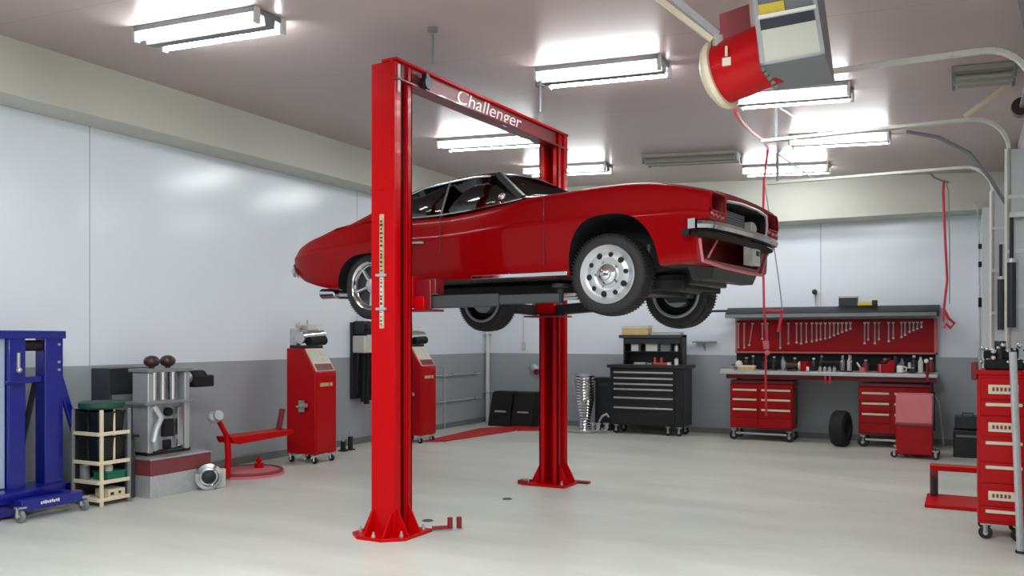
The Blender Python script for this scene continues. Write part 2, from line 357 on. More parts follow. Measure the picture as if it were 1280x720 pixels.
# seam collar and safety strip on the near post
MB().box(NC[0] - .129, NC[0] + .129, NC[1] - .139, NC[1] - .1, 3.045, 3.055).build('seam_collar', M['lift_red'], lift)
mb = MB().box(-4.53, -4.485, 6.092, 6.1, 1.83, 2.83, M['gold'])
mb.box(-4.522, -4.492, 6.086, 6.093, 1.86, 2.28, M['lgrey'])
strip_o = mb.build('safety_label_strip', M['gold'], lift, label='worn gold and white warning strip')
mb = MB()
for k in range(26):
    z = 1.86 + k * .036 + random.uniform(-.006, .006); w = random.uniform(.008, .026)
    mb.box(-4.507 - w / 2, -4.507 + w / 2, 6.081, 6.087, z, z + random.uniform(.008, .022))
mb.build('strip_markings', M['charcoal'], strip_o)
for z in (2.295, 2.0):
    MB().box(-4.56, -4.455, 6.07, 6.1, z - .012, z + .012).build('clamp', M['silver'], lift, .004)
def base_plate(X, Y, s):
    mb = MB().prism([(X - .30, Y - s * .18), (X - .16, Y - s * .30), (X + .10, Y - s * .30), (X + .26, Y - s * .16), (X + .26, Y + s * .26), (X - .30, Y + s * .26)], 'z', 0, .028)
    p = mb.build('base_plate', M['lift_red'], lift, .005)
    for k in (-1, 1):
        a = X + k * .126
        MB().prism([(a, .03), (a + k * .12, .03), (a, .26)], 'y', Y - s * .10, Y - s * .085).build('gusset', M['lift_red'], p)
        MB().prism([(a, .03), (a + k * .12, .03), (a, .26)], 'y', Y + s * .08, Y + s * .095).build('gusset', M['lift_red'], p)
    for xx in (-.11, .09):
        MB().prism([(Y - s * .137, .03), (Y - s * .27, .03), (Y - s * .137, .24)], 'x', X + xx, X + xx + .016).build('gusset', M['lift_red'], p)
    for (dx, dy) in ((-.24, -.14), (.2, -.14), (-.24, .2), (.2, .2), (0, -.27)):
        b = MB()
        b.cyl((X + dx, Y + s * dy, .028), (X + dx, Y + s * dy, .05), .018, n=6)
        b.cyl((X + dx, Y + s * dy, .05), (X + dx, Y + s * dy, .075), .009, n=10)
        b.build('anchor_bolt', M['steel'], p)
    return p
base_plate(*NC, 1); base_plate(*FC, -1)
# floor lug beside each base
MB().bar((-4.25, 6.5, .03), (-4.12, 6.62, .03), .03, .03).cyl((-4.12, 6.60, .02), (-4.12, 6.60, .12), .025, n=12).cyl((-4.06, 6.66, .02), (-4.06, 6.66, .12), .025, n=12).build('floor_lug', M['dark_red'], lift, .004)
MB().box(-4.16, -3.96, 9.44, 9.52, .0, .03).box(-4.72, -4.58, 9.08, 9.2, 0, .05).build('floor_lug', M['dark_red'], lift, .004)
# overhead crossbeam: channel with lettered web facing the doors
xa, ya, xb, yb = -4.40, 6.10, -4.25, 9.42
dirv = Vector((xb - xa, yb - ya, 0)).normalized(); nrm = Vector((dirv.y, -dirv.x, 0))
def bm_box(o0, o1, z0, z1, t0=0, t1=None):
    L = (Vector((xb - xa, yb - ya, 0))).length; t1 = L if t1 is None else t1
    P = lambda t, o, z: Vector((xa, ya, z)) + dirv * t + nrm * o
    return [P(t0, o0, z0), P(t0, o1, z0), P(t1, o1, z0), P(t1, o0, z0), P(t0, o0, z1), P(t0, o1, z1), P(t1, o1, z1), P(t1, o0, z1)]
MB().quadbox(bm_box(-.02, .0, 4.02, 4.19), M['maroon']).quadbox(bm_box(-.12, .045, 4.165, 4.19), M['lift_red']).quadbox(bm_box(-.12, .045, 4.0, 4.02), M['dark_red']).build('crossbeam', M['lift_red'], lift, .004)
def text_mesh(s, size, mtx, name, material, parent, extr=.002, shear=0.2):
    cu = bpy.data.curves.new(name, 'FONT'); cu.body = s; cu.size = size; cu.extrude = extr; cu.shear = shear; cu.align_x = 'CENTER'; cu.align_y = 'CENTER'
    tmp = bpy.data.objects.new('tmp', cu); C.objects.link(tmp)
    dg = bpy.context.evaluated_depsgraph_get(); me = bpy.data.meshes.new_from_object(tmp.evaluated_get(dg)); bpy.data.objects.remove(tmp)
    me.materials.clear(); me.materials.append(material); off = OFF.get(parent.name, Vector((0, 0, 0)))
    me.transform(Matrix.Translation(-off) @ mtx)
    o = bpy.data.objects.new(name, me); C.objects.link(o); o.parent = parent; OFF[o.name] = off
    return o
beam = lift.children[-1]
beam = [c for c in lift.children if c.name.startswith('crossbeam')][0]
ctr = Vector((xa, ya, 4.095)) + dirv * 1.6 + nrm * .003
text_mesh('Challenger', .20, Matrix.Translation(ctr) @ Matrix(((dirv.x * 1.45, 0, nrm.x, 0), (dirv.y * 1.45, 0, nrm.y, 0), (0, 1, 0, 0), (0, 0, 0, 1))), 'lettering', M['white'], beam, .002, .25)
# hydraulic / cable hardware at the near beam end
mb = MB(); c0 = Vector((xa, ya, 4.06)) + dirv * .42 + nrm * .03
mb.cyl(c0, c0 + nrm * .06, .055, n=18).cyl(c0 + Vector((0, 0, .06)), c0 + Vector((0, 0, .06)) + nrm * .05, .03, n=14).bar(c0 + dirv * .1 - Vector((0, 0, .05)), c0 + dirv * .02 + Vector((0, 0, .06)), .03, .03)
mb.build('cable_pulley', M['charcoal'], lift)
MB().cyl((-4.372, 6.16, 3.9), (-4.372, 6.16, 4.14), .014).build('hydraulic_hose', M['white'], lift)
# carriages and swing arms
CAR_Z = 1.935
a_c = math.radians(5.94); fv = Vector((math.cos(a_c), -math.sin(a_c), 0)); lv = Vector((math.sin(a_c), math.cos(a_c), 0)); CO = Vector((-5.249, 7.895, CAR_Z))
def CW(x, y, z): return CO + fv * x + lv * y + Vector((0, 0, z))
def carriage(X, Y, s):
    lo = lambda a, b: (min(a, b), max(a, b))
    y1 = Y + s * .13
    mb = MB().box(X - .13, X + .13, *lo(y1, y1 + s * .16), 2.02, 2.30).box(X + .13, X + .24, *lo(y1 + s * .02, y1 + s * .14), 2.0, 2.12)
    c = mb.build('carriage', M['lift_red'], lift, .008)
    MB().box(X - .2, X + .3, *lo(y1 + s * .0, y1 + s * .26), 1.985, 2.005).build('carriage_plate', M['dark_red'], lift, .003)
    for xx in (-.12, .2):
        MB().cyl((X + xx, y1 + s * .13, 2.0), (X + xx, y1 + s * .13, 2.16), .035).build('arm_pivot_pin', M['steel'], lift)
    return y1 + s * .13
yn = carriage(*NC, 1); yf = carriage(*FC, -1)
def arm(p0, p1, nm='swing_arm'):
    p0 = Vector(p0); p1 = Vector(p1); mid = p0.lerp(p1, .55)
    o = MB().bar(p0, mid, .11, .115).bar(mid - (mid - p0).normalized() * .1, p1, .085, .085).build(nm, M['charcoal'], lift, .008)
    MB().cyl(p1 - Vector((0, 0, .05)), p1 + Vector((0, 0, .09)), .03).cyl(p1 + Vector((0, 0, .09)), p1 + Vector((0, 0, .125)), .075, n=24).build('lifting_pad', M['rubber'], o)
    return o
pads = [CW(2.15, -.72, .17), CW(.45, -.72, .17), CW(2.15, .72, .17), CW(.45, .72, .17)]
arm((NC[0] + .2, yn, 2.07), pads[0]); arm((NC[0] - .12, yn, 2.07), pads[1]); arm((FC[0] + .2, yf, 2.07), pads[2]); arm((FC[0] - .12, yf, 2.07), pads[3])
MB().box(NC[0] + .16, NC[0] + .34, yn - .07, yn + .07, 2.14, 2.28).box(NC[0] + .13, NC[0] + .3, yn - .09, yn - .071, 2.0, 2.27).build('arm_bracket', M['dark_red'], lift, .01)

# ------------------------------------------------------------------ the red car (its own axes: x to the nose, y to its far side, z from tyre bottom)
car = thing('muscle_car', 'glossy red two-door fastback muscle car raised on the lift', 'car', CO, -a_c, world=False)
ZT = [(-1.135, .665), (-1.11, .735), (-1.0, .812), (-.79, .895), (-.52, .96), (-.23, 1.0), (.07, 1.01), (.61, .985), (.89, .985), (1.23, 1.007), (1.52, 1.038), (1.72, 1.062), (1.93, 1.085), (2.27, 1.10), (2.55, 1.114), (2.8, 1.117), (3.03, 1.106), (3.25, 1.07), (3.47, 1.02), (3.60, .985)]
ZB = [(-1.135, .63), (-1.08, .54), (-.98, .455), (-.88, .405), (-.66, .345), (-.44, .315), (.4, .335), (1.5, .35), (2.35, .345), (2.6, .35), (3.18, .395), (3.6, .415)]
WD = [(-1.135, .66), (-1.1, .77), (-1.0, .845), (-.8, .90), (-.4, .93), (0, .94), (.6, .925), (1.3, .905), (2.0, .92), (2.7, .94), (3.2, .935), (3.6, .905)]
def stretch(x): return -.5 + (x + .5) * 1.22 if x < -.5 else x
ZT = [(stretch(a), b) for a, b in ZT]; ZB = [(stretch(a), b) for a, b in ZB]; WD = [(stretch(a), b) for a, b in WD]
def section(x):
    w, zb, zt = interp(WD, x), interp(ZB, x), interp(ZT, x); h = zt - zb
    zc = min(.82 + .01 * math.sin(x), zb + .66 * h)
    tp = .03 + .05 * min(1, h / .5)
    ctrl = [(w - .045, zb + .012), (w - .03, zb + .06 * h + .01), (w - .012, zb + .28 * h), (w - .002, zb + .5 * h), (w, zc - .004), (w - .012, zc + .012), (w - .028, zc + .4 * (zt - zc)), (w - .05, zt - .2 * (zt - zc)), (w - tp - .02, zt - .02 * h), (w - tp - .09, zt)]
    pts = [(0, zb), (.4, zb), (w - .10, zb)]
    def cr(p0, p1, p2, p3, t): return tuple(.5 * (2 * b + (c - a) * t + (2 * a - 5 * b + 4 * c - d) * t * t + (3 * b - a - 3 * c + d) * t**3) for a, b, c, d in zip(p0, p1, p2, p3))
    n = len(ctrl)
    for i in range(n - 1):
        for k in range(3):
            pts.append(cr(ctrl[max(i - 1, 0)], ctrl[i], ctrl[i + 1], ctrl[min(i + 2, n - 1)], k / 3))
    pts.append(ctrl[-1])
    bul = .015 if x < 1.9 else .02 + .012 * math.sin(min(1, (x - 1.9) / 1.6) * PI)
    for f in (.72, .45, .2): pts.append((ctrl[-1][0] * f, zt + bul * (1 - f * f) * (1.0 if x > -1 else .3)))
    pts.append((0, zt + bul * (1.0 if x > -1 else .3)))
    return pts
def body_mesh():
    xs = [stretch(v) for v in (-1.135, -1.125, -1.11, -1.09, -1.06, -1.03, -1.0, -.96)] + [-1.02 + .05 * i for i in range(95)]
    xs = [x for x in xs if x < 3.58] + [3.585, 3.60]
    bm = bmesh.new(); rings = []
    for x in xs:
        s = section(x); loop = [(x, y, z) for y, z in s] + [(x, -y, z) for y, z in s[-2:0:-1]]
        rings.append([bm.verts.new(p) for p in loop])
    n = len(rings[0])
    for A, B in zip(rings, rings[1:]):
        for i in range(n): bm.faces.new((A[i], A[(i + 1) % n], B[(i + 1) % n], B[i]))
    bm.faces.new(rings[0][::-1]); bm.faces.new(rings[-1])
    bmesh.ops.recalc_face_normals(bm, faces=bm.faces[:])
    me = bpy.data.meshes.new('body'); bm.to_mesh(me); bm.free(); me.materials.append(M['car_red']); return me
body = bpy.data.objects.new('body', body_mesh()); C.objects.link(body)
cutters = []
def cutter(mb, m):
    o = bpy.data.objects.new('cut', mb.mesh('cut', m, smooth=False)); C.objects.link(o); cutters.append(o)
    md = body.modifiers.new('c', 'BOOLEAN'); md.operation = 'DIFFERENCE'; md.solver = 'EXACT'; md.object = o
    try: md.material_mode = 'TRANSFER'
    except Exception: pass
def arch(cx, cz, rx, rz, lean=0):
    pts = [(cx + rx + .03, .0)]
    for i in range(25):
        t = PI * i / 24; pts.append((cx + rx * math.copysign(abs(math.cos(t)) ** .8, math.cos(t)) + lean * math.sin(t), cz + rz * math.sin(t) ** .85))
    pts.append((cx - rx, .0)); return pts
for sgn in (-1, 1):
    cutter(MB().prism(arch(2.765, .36, .42, .49, -.03), 'y', sgn * .5, sgn * 1.2), M['matt_black'])
    cutter(MB().prism(arch(.02, .28, .455, .39), 'y', sgn * .5, sgn * 1.2), M['matt_black'])
    cutter(MB().quadbox([(3.32, sgn * .60, .84), (3.75, sgn * .56, .80), (3.75, sgn * .88, .80), (3.32, sgn * .82, .84), (3.32, sgn * .60, .95), (3.75, sgn * .56, .962), (3.75, sgn * .84, .955), (3.32, sgn * .78, .95)]), M['dark_red'])
cutter(MB().box(.22, 1.74, -.72, .72, .62, 1.6), M['matt_black'])
cutter(MB().box(3.30, 3.8, -.50, .52, .70, .935), M['matt_black'])
cutter(MB().box(3.50, 3.9, -1.2, 1.2, .1, .745), M['dark_red'])
cutter(MB().quadbox([(3.25, -.76, .47), (3.8, -.80, .42), (3.8, .62, .42), (3.25, .58, .47), (3.25, -.76, .66), (3.8, -.80, .68), (3.8, .78, .68), (3.25, .74, .66)]), M['dark_red'])
bpy.context.view_layer.update()
me = bpy.data.meshes.new_from_object(body.evaluated_get(bpy.context.evaluated_depsgraph_get()))
for o in cutters: bpy.data.objects.remove(o)
body.modifiers.clear(); body.data = me; body.parent = car
mats = [m for m in me.materials]
if M['matt_black'] not in mats: me.materials.append(M['matt_black'])
bi = list(me.materials).index(M['matt_black'])
for p in me.polygons:
    c = p.center; p.use_smooth = True
    if p.normal.z < -.85 and c.z < .5 and abs(c.y) < .84 and -.7 < c.x < 3.4: p.material_index = bi
me.set_sharp_from_angle(angle=math.radians(28))
# underbody
MB().box(-.35, 3.2, -.42, .42, .24, .36).bar((-.3, -.5, .27), (3.2, -.42, .27), .08, .09).bar((-.3, .5, .27), (3.2, .42, .27), .08, .09).build('chassis_frame', M['matt_black'], car, .01)
MB().cyl((0, -.66, .345), (0, .66, .345), .045).ball((0, 0, .33), .14).build('rear_axle', M['charcoal'], car)
MB().cyl((2.7, -.6, .30), (2.7, .6, .30), .04).box(2.55, 2.85, -.4, .4, .2, .36).bar((2.72, -.42, .26), (2.7, -.74, .22), .22, .04).bar((2.72, .42, .26), (2.7, .70, .16), .22, .04).cyl((2.85, -.52, .25), (2.9, -.45, .62), .055).cyl((2.85, .52, .2), (2.9, .45, .62), .055).build('front_suspension', M['charcoal'], car, .006)
MB().box(3.0, 3.3, -.35, .35, .27, .42).cyl((3.05, -.2, .26), (3.05, .3, .26), .04).build('steering_linkage', M['charcoal'], car, .01)
for s in (-1, 1):
    MB().tube([(2.3, s * .3, .24), (1.2, s * .35, .23), (.4, s * .4, .22), (-.1, s * .45, .2), (-.4, s * .55, .29), (-.72, s * .72, .29)], .035).lathe((-.62, s * .72, .29), (-1, 0, 0), [(0, .045), (.01, .055), (.22, .055), (.22, .045), (.02, .04)]).build('exhaust_pipe', M['chrome'], car)
MB().box(-.95, -.5, -.5, .5, .25, .34).build('fuel_tank', M['charcoal'], car, .03)
# roof and glasshouse
RX = [(-.05, 1.19), (.15, 1.25), (.28, 1.285), (.46, 1.33), (.79, 1.376), (1.1, 1.395), (1.3, 1.392), (1.40, 1.375)]
rows = []
for i in range(24):
    x = -.05 + 1.45 * i / 23; z = interp(RX, x); r = []
    for k in range(17):
        u = -1 + k / 8; yy = u * (.60 - .02 * (x - .7) ** 2); r.append((x + .05 * (1 - u * u) * (1 if x > 1.2 else 0) * (x - 1.2) / .2, yy, z + .035 * (1 - u * u) - (.02 if abs(u) == 1 else 0)))
    rows.append(r)
roof = MB().grid(rows).build('roof', M['black'], car, thick=.02)
A0, A1 = Vector((1.80, -.79, 1.075)), Vector((1.38, -.57, 1.37))
B0, B1 = Vector((.88, -.83, .99)), Vector((.82, -.60, 1.355))
K0, K1 = Vector((.30, -.84, 1.0)), Vector((.05, -.60, 1.20))
def mir(p, s): return Vector((p.x, p.y * -s, p.z)) if s > 0 else Vector(p)
for s in (-1, 1):
    m = lambda p: Vector((p[0], abs(p[1]) * s, p[2]))
    MB().bar(m(A0), m(A1), .05, .07).build('windshield_pillar', M['black'], car, .008)
    MB().bar(m(B0), m(B1), .022, .02).build('window_divider', M['chrome'], car)
    MB().tube([m(K1), m((.28, .605, 1.27)), m((.5, .607, 1.325)), m(B1), m((1.1, .60, 1.373)), m(A1)], .014).build('drip_rail', M['chrome'], car)
    MB().grid([[m(K0), m((.6, .83, .988)), m(B0)], [m((.2, .73, 1.12)), m((.52, .725, 1.15)), m(B0.lerp(B1, .5))], [m((.14, .61, 1.215)), m((.48, .61, 1.315)), m(B1)]]).build('quarter_window', M['glass'], car, thick=.004)
    MB().grid([[m(B0), m((1.35, .81, 1.02)), m(A0)], [m(B0.lerp(B1, .5)), m((1.22, .71, 1.2)), m(A0.lerp(A1, .5))], [m(B1), m((1.1, .60, 1.375)), m(A1)]]).build('door_window', M['glass'], car, thick=.004)
    # sail panel from roof to quarter panel
    MB().grid([[m(K0), m((.0, .86, 1.0)), m((-.5, .85, .955)), m((-.75, .80, .905))], [m((.14, .72, 1.13)), m((-.08, .74, 1.1)), m((-.4, .74, 1.0)), m((-.75, .72, .91))], [m(K1), m((-.06, .59, 1.19)), m((-.35, .60, 1.08)), m((-.75, .60, .915))]]).build('sail_panel', M['car_red'], car, thick=.02)
    MB().tube([m((.3, .845, .995)), m((.88, .84, .995)), m((1.3, .825, 1.02)), m((1.80, .80, 1.078))], .009).build('belt_moulding', M['chrome'], car)
    # door outline, handle, side chrome
    MB().tube([m((.93, .915, .62)), m((.93, .905, .98))], .004).build('door_gap', M['rail_dark'], car); MB().tube([m((2.1, .925, .45)), m((2.1, .92, .75)), m((2.08, .885, 1.04))], .004).build('door_gap', M['rail_dark'], car)
    MB().tube([m((.46, .955, .735)), m((.62, .955, .735)), m((.75, .93, .732))], .014).build('door_handle', M['chrome'], car)
    MB().bar(m((1.30, .895, .372)), m((2.33, .905, .372)), .02, .035).build('rocker_moulding', M['chrome'], car, .004)
# front windscreen and rear window
def sheet(e0, e1, n=9):
    rows = []
    for j in range(n):
        t = j / (n - 1); rows.append([e0(-1 + 2 * k / 12).lerp(e1(-1 + 2 * k / 12), t) for k in range(13)])
    return rows
we0 = lambda u: Vector((1.80 + .32 * (1 - u * u), u * .79, 1.085 + .035 * (1 - u * u)))
we1 = lambda u: Vector((1.39 + .06 * (1 - u * u), u * .56, 1.375 + .035 * (1 - u * u)))
MB().grid(sheet(we0, we1)).build('windshield', M['glass'], car, thick=.005)
MB().tube([we0(-1 + k / 10) for k in range(21)], .012).tube([we1(-1 + k / 10) for k in range(21)], .012).tube([we0(-1), we1(-1)], .012).tube([we0(1), we1(1)], .012).build('windshield_trim', M['chrome'], car)
re0 = lambda u: Vector((-.05, u * .57, 1.19 + .03 * (1 - u * u))); re1 = lambda u: Vector((-.72 + .0 * u, u * .60, .925 + .01 * (1 - u * u)))
MB().grid(sheet(re0, re1)).build('rear_window', M['glass'], car, thick=.005)
# cabin
for y in (-.38, .38):
    MB().box(.95, 1.35, y - .23, y + .23, .66, .82).quadbox([(.90, y - .23, .8), (1.05, y - .23, .8), (1.05, y + .23, .8), (.90, y + .23, .8), (.78, y - .2, 1.12), (.88, y - .2, 1.12), (.88, y + .2, 1.12), (.78, y + .2, 1.12)]).box(.79, .87, y - .12, y + .12, 1.12, 1.2).build('front_seat', M['matt_black'], car, .03)
MB().box(.25, .6, -.6, .6, .65, .92).build('rear_seat', M['matt_black'], car, .04)
pts = [Vector((1.42, .38, 1.0)) + Vector((.3 * math.sin(t) * .19, math.cos(t) * .19, math.sin(t) * .18)) for t in [2 * PI * k / 24 for k in range(25)]]
sw = MB().tube(pts, .014).bar((1.42, .2, 1.0), (1.42, .56, 1.0), .03, .012).bar((1.42, .38, 1.0), (1.68, .38, .93), .04, .04).build('steering_wheel', M['wood'], car)
MB().box(1.60, 1.73, -.68, .68, .85, 1.02).build('dashboard', M['matt_black'], car, .03)
# wing mirror
MB().ball((1.62, -.87, 1.1), .05, (.8, .6, .7)).bar((1.62, -.84, 1.05), (1.62, -.87, 1.1), .02, .02).build('wing_mirror', M['chrome'], car)
# nose: grille, bumper, lamps, valance
MB().box(3.46, 3.48, -.47, .30, .70, .91).build('radiator_panel', M['grey'], car)
mb = MB()
for k in range(9): mb.box(3.48, 3.484, -.46, .29, .71 + k * .023, .716 + k * .023)
mb.build('grille_bars', M['charcoal'], car)
MB().box(3.44, 3.54, .31, .42, .70, .86).cyl((3.5, .365, .80), (3.56, .365, .80), .04).build('lamp_bracket', M['lgrey'], car, .008)
MB().box(3.4, 3.5, .43, .51, .72, .90).cyl((3.35, .47, .8), (3.52, .47, .82), .035).build('wiring_block', M['matt_black'], car, .01)
MB().tube([(3.605, -.50, .93), (3.615, -.2, .948), (3.615, .25, .948), (3.605, .52, .93)], .012).tube([(3.605, .52, .93), (3.60, .56, .85), (3.60, .52, .72)], .014).build('grille_surround', M['silver'], car)
for s in (-1, 1):
    MB().tube([(3.606, s * .575, .965), (3.606, s * .57, .83), (3.61, s * .6, .812), (3.61, s * .85, .812), (3.606, s * .885, .84), (3.606, s * .868, .93), (3.606, s * .84, .96), (3.606, s * .575, .965)], .009).build('headlight_surround', M['car_red'], car)
    MB().cyl((3.22, s * .72, .89), (3.30, s * .72, .89), .055, n=24).build('headlight_bowl', M['dark_red'], car)
    mb = MB()
    for k in range(7): mb.ball((3.60 + random.uniform(-.01, .01), s * (.57 + .045 * k), .79 + random.uniform(-.012, .012)), .016, n=8)
    mb.build('putty_edge', M['pink'], car)
def bump_pts(z, off=0):
    L = []
    for k in range(33):
        u = -1 + k / 16; x = 3.66 - .06 * u * u + off; y = u * .95
        if abs(u) > .93: x -= (abs(u) - .93) * 1.2
        L.append((x, y, z))
    L = [(3.53 + off, -.962, z)] + L + [(3.53 + off, .962, z)]
    return L
def ribbon(z0, z1, off, depth, mname, name):
    P = bump_pts(0, off); mb = MB(); rows = []
    for (dz, dx) in ((z0, -depth), (z0 + .01, 0), ((z0 + z1) / 2, .014), (z1 - .008, 0), (z1, -depth)):
        rows.append([(p[0] + dx * (1 if abs(p[1]) < .96 else 0), p[1] + (0 if abs(p[1]) < .9 else math.copysign(dx, p[1])), dz) for p in P])
    rows.append(rows[0]); mb.grid(rows); return mb.build(name, M[mname], car)
ribbon(.665, .742, 0, .05, 'chrome', 'front_bumper')
ribbon(.615, .662, -.05, .05, 'matt_black', 'bumper_underside')
MB().box(3.47, 3.56, .30, .50, .47, .64).box(3.56, 3.565, .34, .46, .53, .62).build('fog_lamp_bracket', M['lgrey'], car, .006)
MB().box(3.55, 3.575, .37, .44, .555, .60).build('fog_lamp_lens', M['black'], car, .004)
MB().tube([(3.505, -.86, .60), (3.51, -.80, .43), (3.52, -.4, .405), (3.52, .3, .395), (3.51, .68, .40), (3.505, .86, .60)], .014).tube([(3.50, -.66, .46), (3.52, -.5, .62)], .009).build('valance_edge', M['pink'], car)  # pink tubes paint the light caught along the valance lip
MB().quadbox([(3.30, -.5, .30), (3.44, -.42, .30), (3.44, .66, .31), (3.30, .70, .31), (3.30, -.62, .41), (3.47, -.45, .41), (3.47, .70, .41), (3.30, .80, .41)]).build('chin_spoiler', M['black'], car, .01)
# tail: wrap bumper and lamps
P = [(-1.13, -.85, .50), (-1.22, -.79, .545), (-1.28, -.6, .575), (-1.29, 0, .58), (-1.28, .6, .575), (-1.22, .79, .545), (-1.13, .85, .50)]
MB().tube(P, .028).build('rear_bumper', M['chrome'], car)
MB().tube([(-1.265, -.68, .68), (-1.235, -.775, .60), (-1.13, -.845, .52), (-1.06, -.868, .475)], .016).build('tail_trim', M['chrome'], car)
for s in (-1, 1): MB().box(-1.285, -1.265, s * .45 - .15, s * .45 + .15, .64, .665).build('tail_lamp', M['orange'], car)
# wheels
def wheel(cx, cy, cz, side, style, steer=0):
    ax = Vector((math.sin(steer), side, 0)).normalized(); c = Vector((cx, cy, cz))   # cy: tyre outer face
    R = .348
    prof = [(-.235, .245), (-.243, .285), (-.232, .325), (-.20, .343), (-.12, .348), (-.04, .343), (-.008, .325), (.003, .285), (-.005, .245)]
    t = MB().lathe(c, ax, prof, 56, closed=True)
    tr = t.build('tyre', M['rubber'], car, angle=50)
    g = MB(); d, u, v, _ = frame((0, 0, 0), ax)
    for k in range(72):
        a = 2 * PI * k / 72; e = u * math.cos(a) + v * math.sin(a); q = u * math.cos(a + .045) + v * math.sin(a + .045)
        g.bar(c - ax * .225 + e * .341, c - ax * .125 + q * .3485, .012, .008); g.bar(c - ax * .015 + e * .340, c - ax * .115 + q * .3485, .012, .008)
    g.build('tread', M['rubber'], tr)
    rimp = [(-.24, .248), (-.235, .235), (-.16, .225), (-.06, .222), (-.05, .20), (-.035, .16), (-.03, .10), (-.028, .0)]
    if style == 'steel':
        f = [(-.24, .250), (-.235, .238), (-.07, .222), (-.075, .15), (-.07, .0)]
        MB().lathe(c, ax, [(-.24, .25), (.004, .25), (.012, .242), (.002, .228), (-.018, .212), (-.024, .19), (-.010, .165), (-.006, .125), (-.018, .105), (-.012, .098), (-.008, .03), (-.01, .0), (-.05, .0), (-.05, .21), (-.235, .235)], 56).build('rim', M['silver'], tr, angle=40)
        for k in range(10):
            h = MB(); a = 2 * PI * (k + .2) / 10; e = u * math.cos(a) + v * math.sin(a); p = c + e * .168 - ax * .02
            h.cyl(p, p + ax * .0125, .021 if k % 2 else .026, n=14)
            h.build('vent_hole', M['matt_black'], tr)
        MB().lathe(c, ax, [(-.01, .088), (.012, .082), (.03, .06), (.034, .052), (.05, .048), (.06, .035), (.063, .0)], 32).build('hub_cap', M['chrome'], tr)
        for k in range(5):
            n_ = MB(); a = 2 * PI * k / 5; e = u * math.cos(a) + v * math.sin(a); n_.cyl(c + e * .105 - ax * .02, c + e * .105 + ax * .006, .010, n=6)
            n_.build('lug_nut', M['chrome'], tr)
    else:
        MB().lathe(c, ax, [(-.24, .25), (.004, .25), (.012, .242), (.002, .226), (-.03, .212), (-.035, .20), (-.24, .225)], 56, closed=True).build('rim', M['chrome'], tr, angle=40)
        MB().lathe(c, ax, [(-.1, .212), (-.06, .21), (-.05, .0), (-.1, .0)], 40).build('rim_face', M['matt_black'] if style != 'rally' else M['charcoal'], tr)
        sp = MB()
        for k in range(5 if style == 'rally' else 0):
            a = 2 * PI * k / 5 + .3; e = u * math.cos(a) + v * math.sin(a); sp.bar(c + e * .05 - ax * .04, c + e * .205 - ax * .03, .05, .02)
        sp.lathe(c, ax, [(-.05, .075), (-.02, .07), (.0, .05), (.012, .03), (.014, .0)], 28)
        sp.build('spoke', M['silver'] if style == 'rally' else M['charcoal'], tr, .004)
        if style == 'back':
            MB().lathe(c, ax, [(-.245, .22), (-.25, .235), (-.245, .25), (-.23, .25), (-.235, .22)], 48, closed=True).cyl(c - ax * .22, c - ax * .08, .14, n=24).build('brake_drum', M['galv_dark'], tr)
    return tr
wheel(2.70, -.885, .348, -1, 'steel', .05)
wheel(0.0, -.885, .345, -1, 'rally')
wheel(2.68, .86, .255, 1, 'back')
wheel(.36, .80, .235, 1, 'back')

# ------------------------------------------------------------------ generic pieces
def caster(parent, x, y, r=.06, material='black', z=0.0, ax='y'):
    n = (0, 1, 0) if ax == 'y' else (1, 0, 0); n = Vector(n); c = Vector((x, y, z + r))
    o = MB().cyl(c - n * .018, c + n * .018, r, n=20).build('caster', M[material], parent, .004)
    MB().bar(c + n * .028, c + n * .028 + Vector((0, 0, r + .03)), .02, .03).bar(c - n * .028, c - n * .028 + Vector((0, 0, r + .03)), .02, .03).cyl(c - n * .034, c + n * .034, r * .35, n=12).box(x - .04, x + .04, y - .04, y + .04, z + 2 * r + .015, z + 2 * r + .03).build('caster_fork', M['steel'], o)
    return o
ORD = 'first second third fourth fifth sixth seventh eighth ninth tenth eleventh twelfth thirteenth fourteenth fifteenth sixteenth seventeenth eighteenth nineteenth twentieth'.split()

# ---- blue machine
t = thing('mobile_press', 'tall royal blue steel press frame on casters at the picture edge', 'machine', (-8.2, 5.3, 0))
for (a, b) in ((5.08, 5.25), (5.45, 5.65)): MB().box(-8.38, -8.22, a, b, .2, 1.8).build('post', M['blue'], t, .008)
MB().box(-8.40, -8.20, 4.5, 5.67, 1.74, 1.82).build('top_beam', M['blue'], t, .008)
MB().box(-8.34, -8.26, 5.25, 5.45, 1.30, 1.36).box(-8.20, -8.17, 5.02, 5.3, 1.30, 1.33).build('cross_bar', M['blue'], t, .006)
MB().cyl((-8.30, 5.25, 1.67), (-8.30, 5.45, 1.67), .055).build('winch_drum', M['matt_black'], t)
MB().cyl((-8.21, 5.17, 1.44), (-8.21, 5.17, 1.60), .018).ball((-8.20, 5.17, 1.43), .03).build('pull_handle', M['steel'], t)
MB().bar((-8.3, 5.63, 1.42), (-8.3, 5.98, .30), .05, .07).build('brace', M['blue'], t, .006)
MB().bar((-8.45, 5.50, 1.3), (-8.6, 5.35, .2), .06, .05).box(-8.44, -8.40, 5.24, 5.30, .2, 1.74).build('rear_brace', M['black'], t, .006)
MB().box(-8.30, -8.27, 4.45, 5.07, .28, 1.74).build('side_sheet', M['mirror_blue'], t, .003)
MB().prism([(-8.5, 4.6), (-8.02, 4.6), (-8.02, 5.1), (-8.2, 5.66), (-8.5, 5.66)], 'z', .17, .27).box(-8.55, -8.1, 4.5, 5.2, .03, .17).build('base_deck', M['blue'], t, .01)
b1 = MB().box(-7.97, -7.86, 4.98, 5.62, .10, .21).build('front_foot', M['blue'], t, .008)
mb = MB()
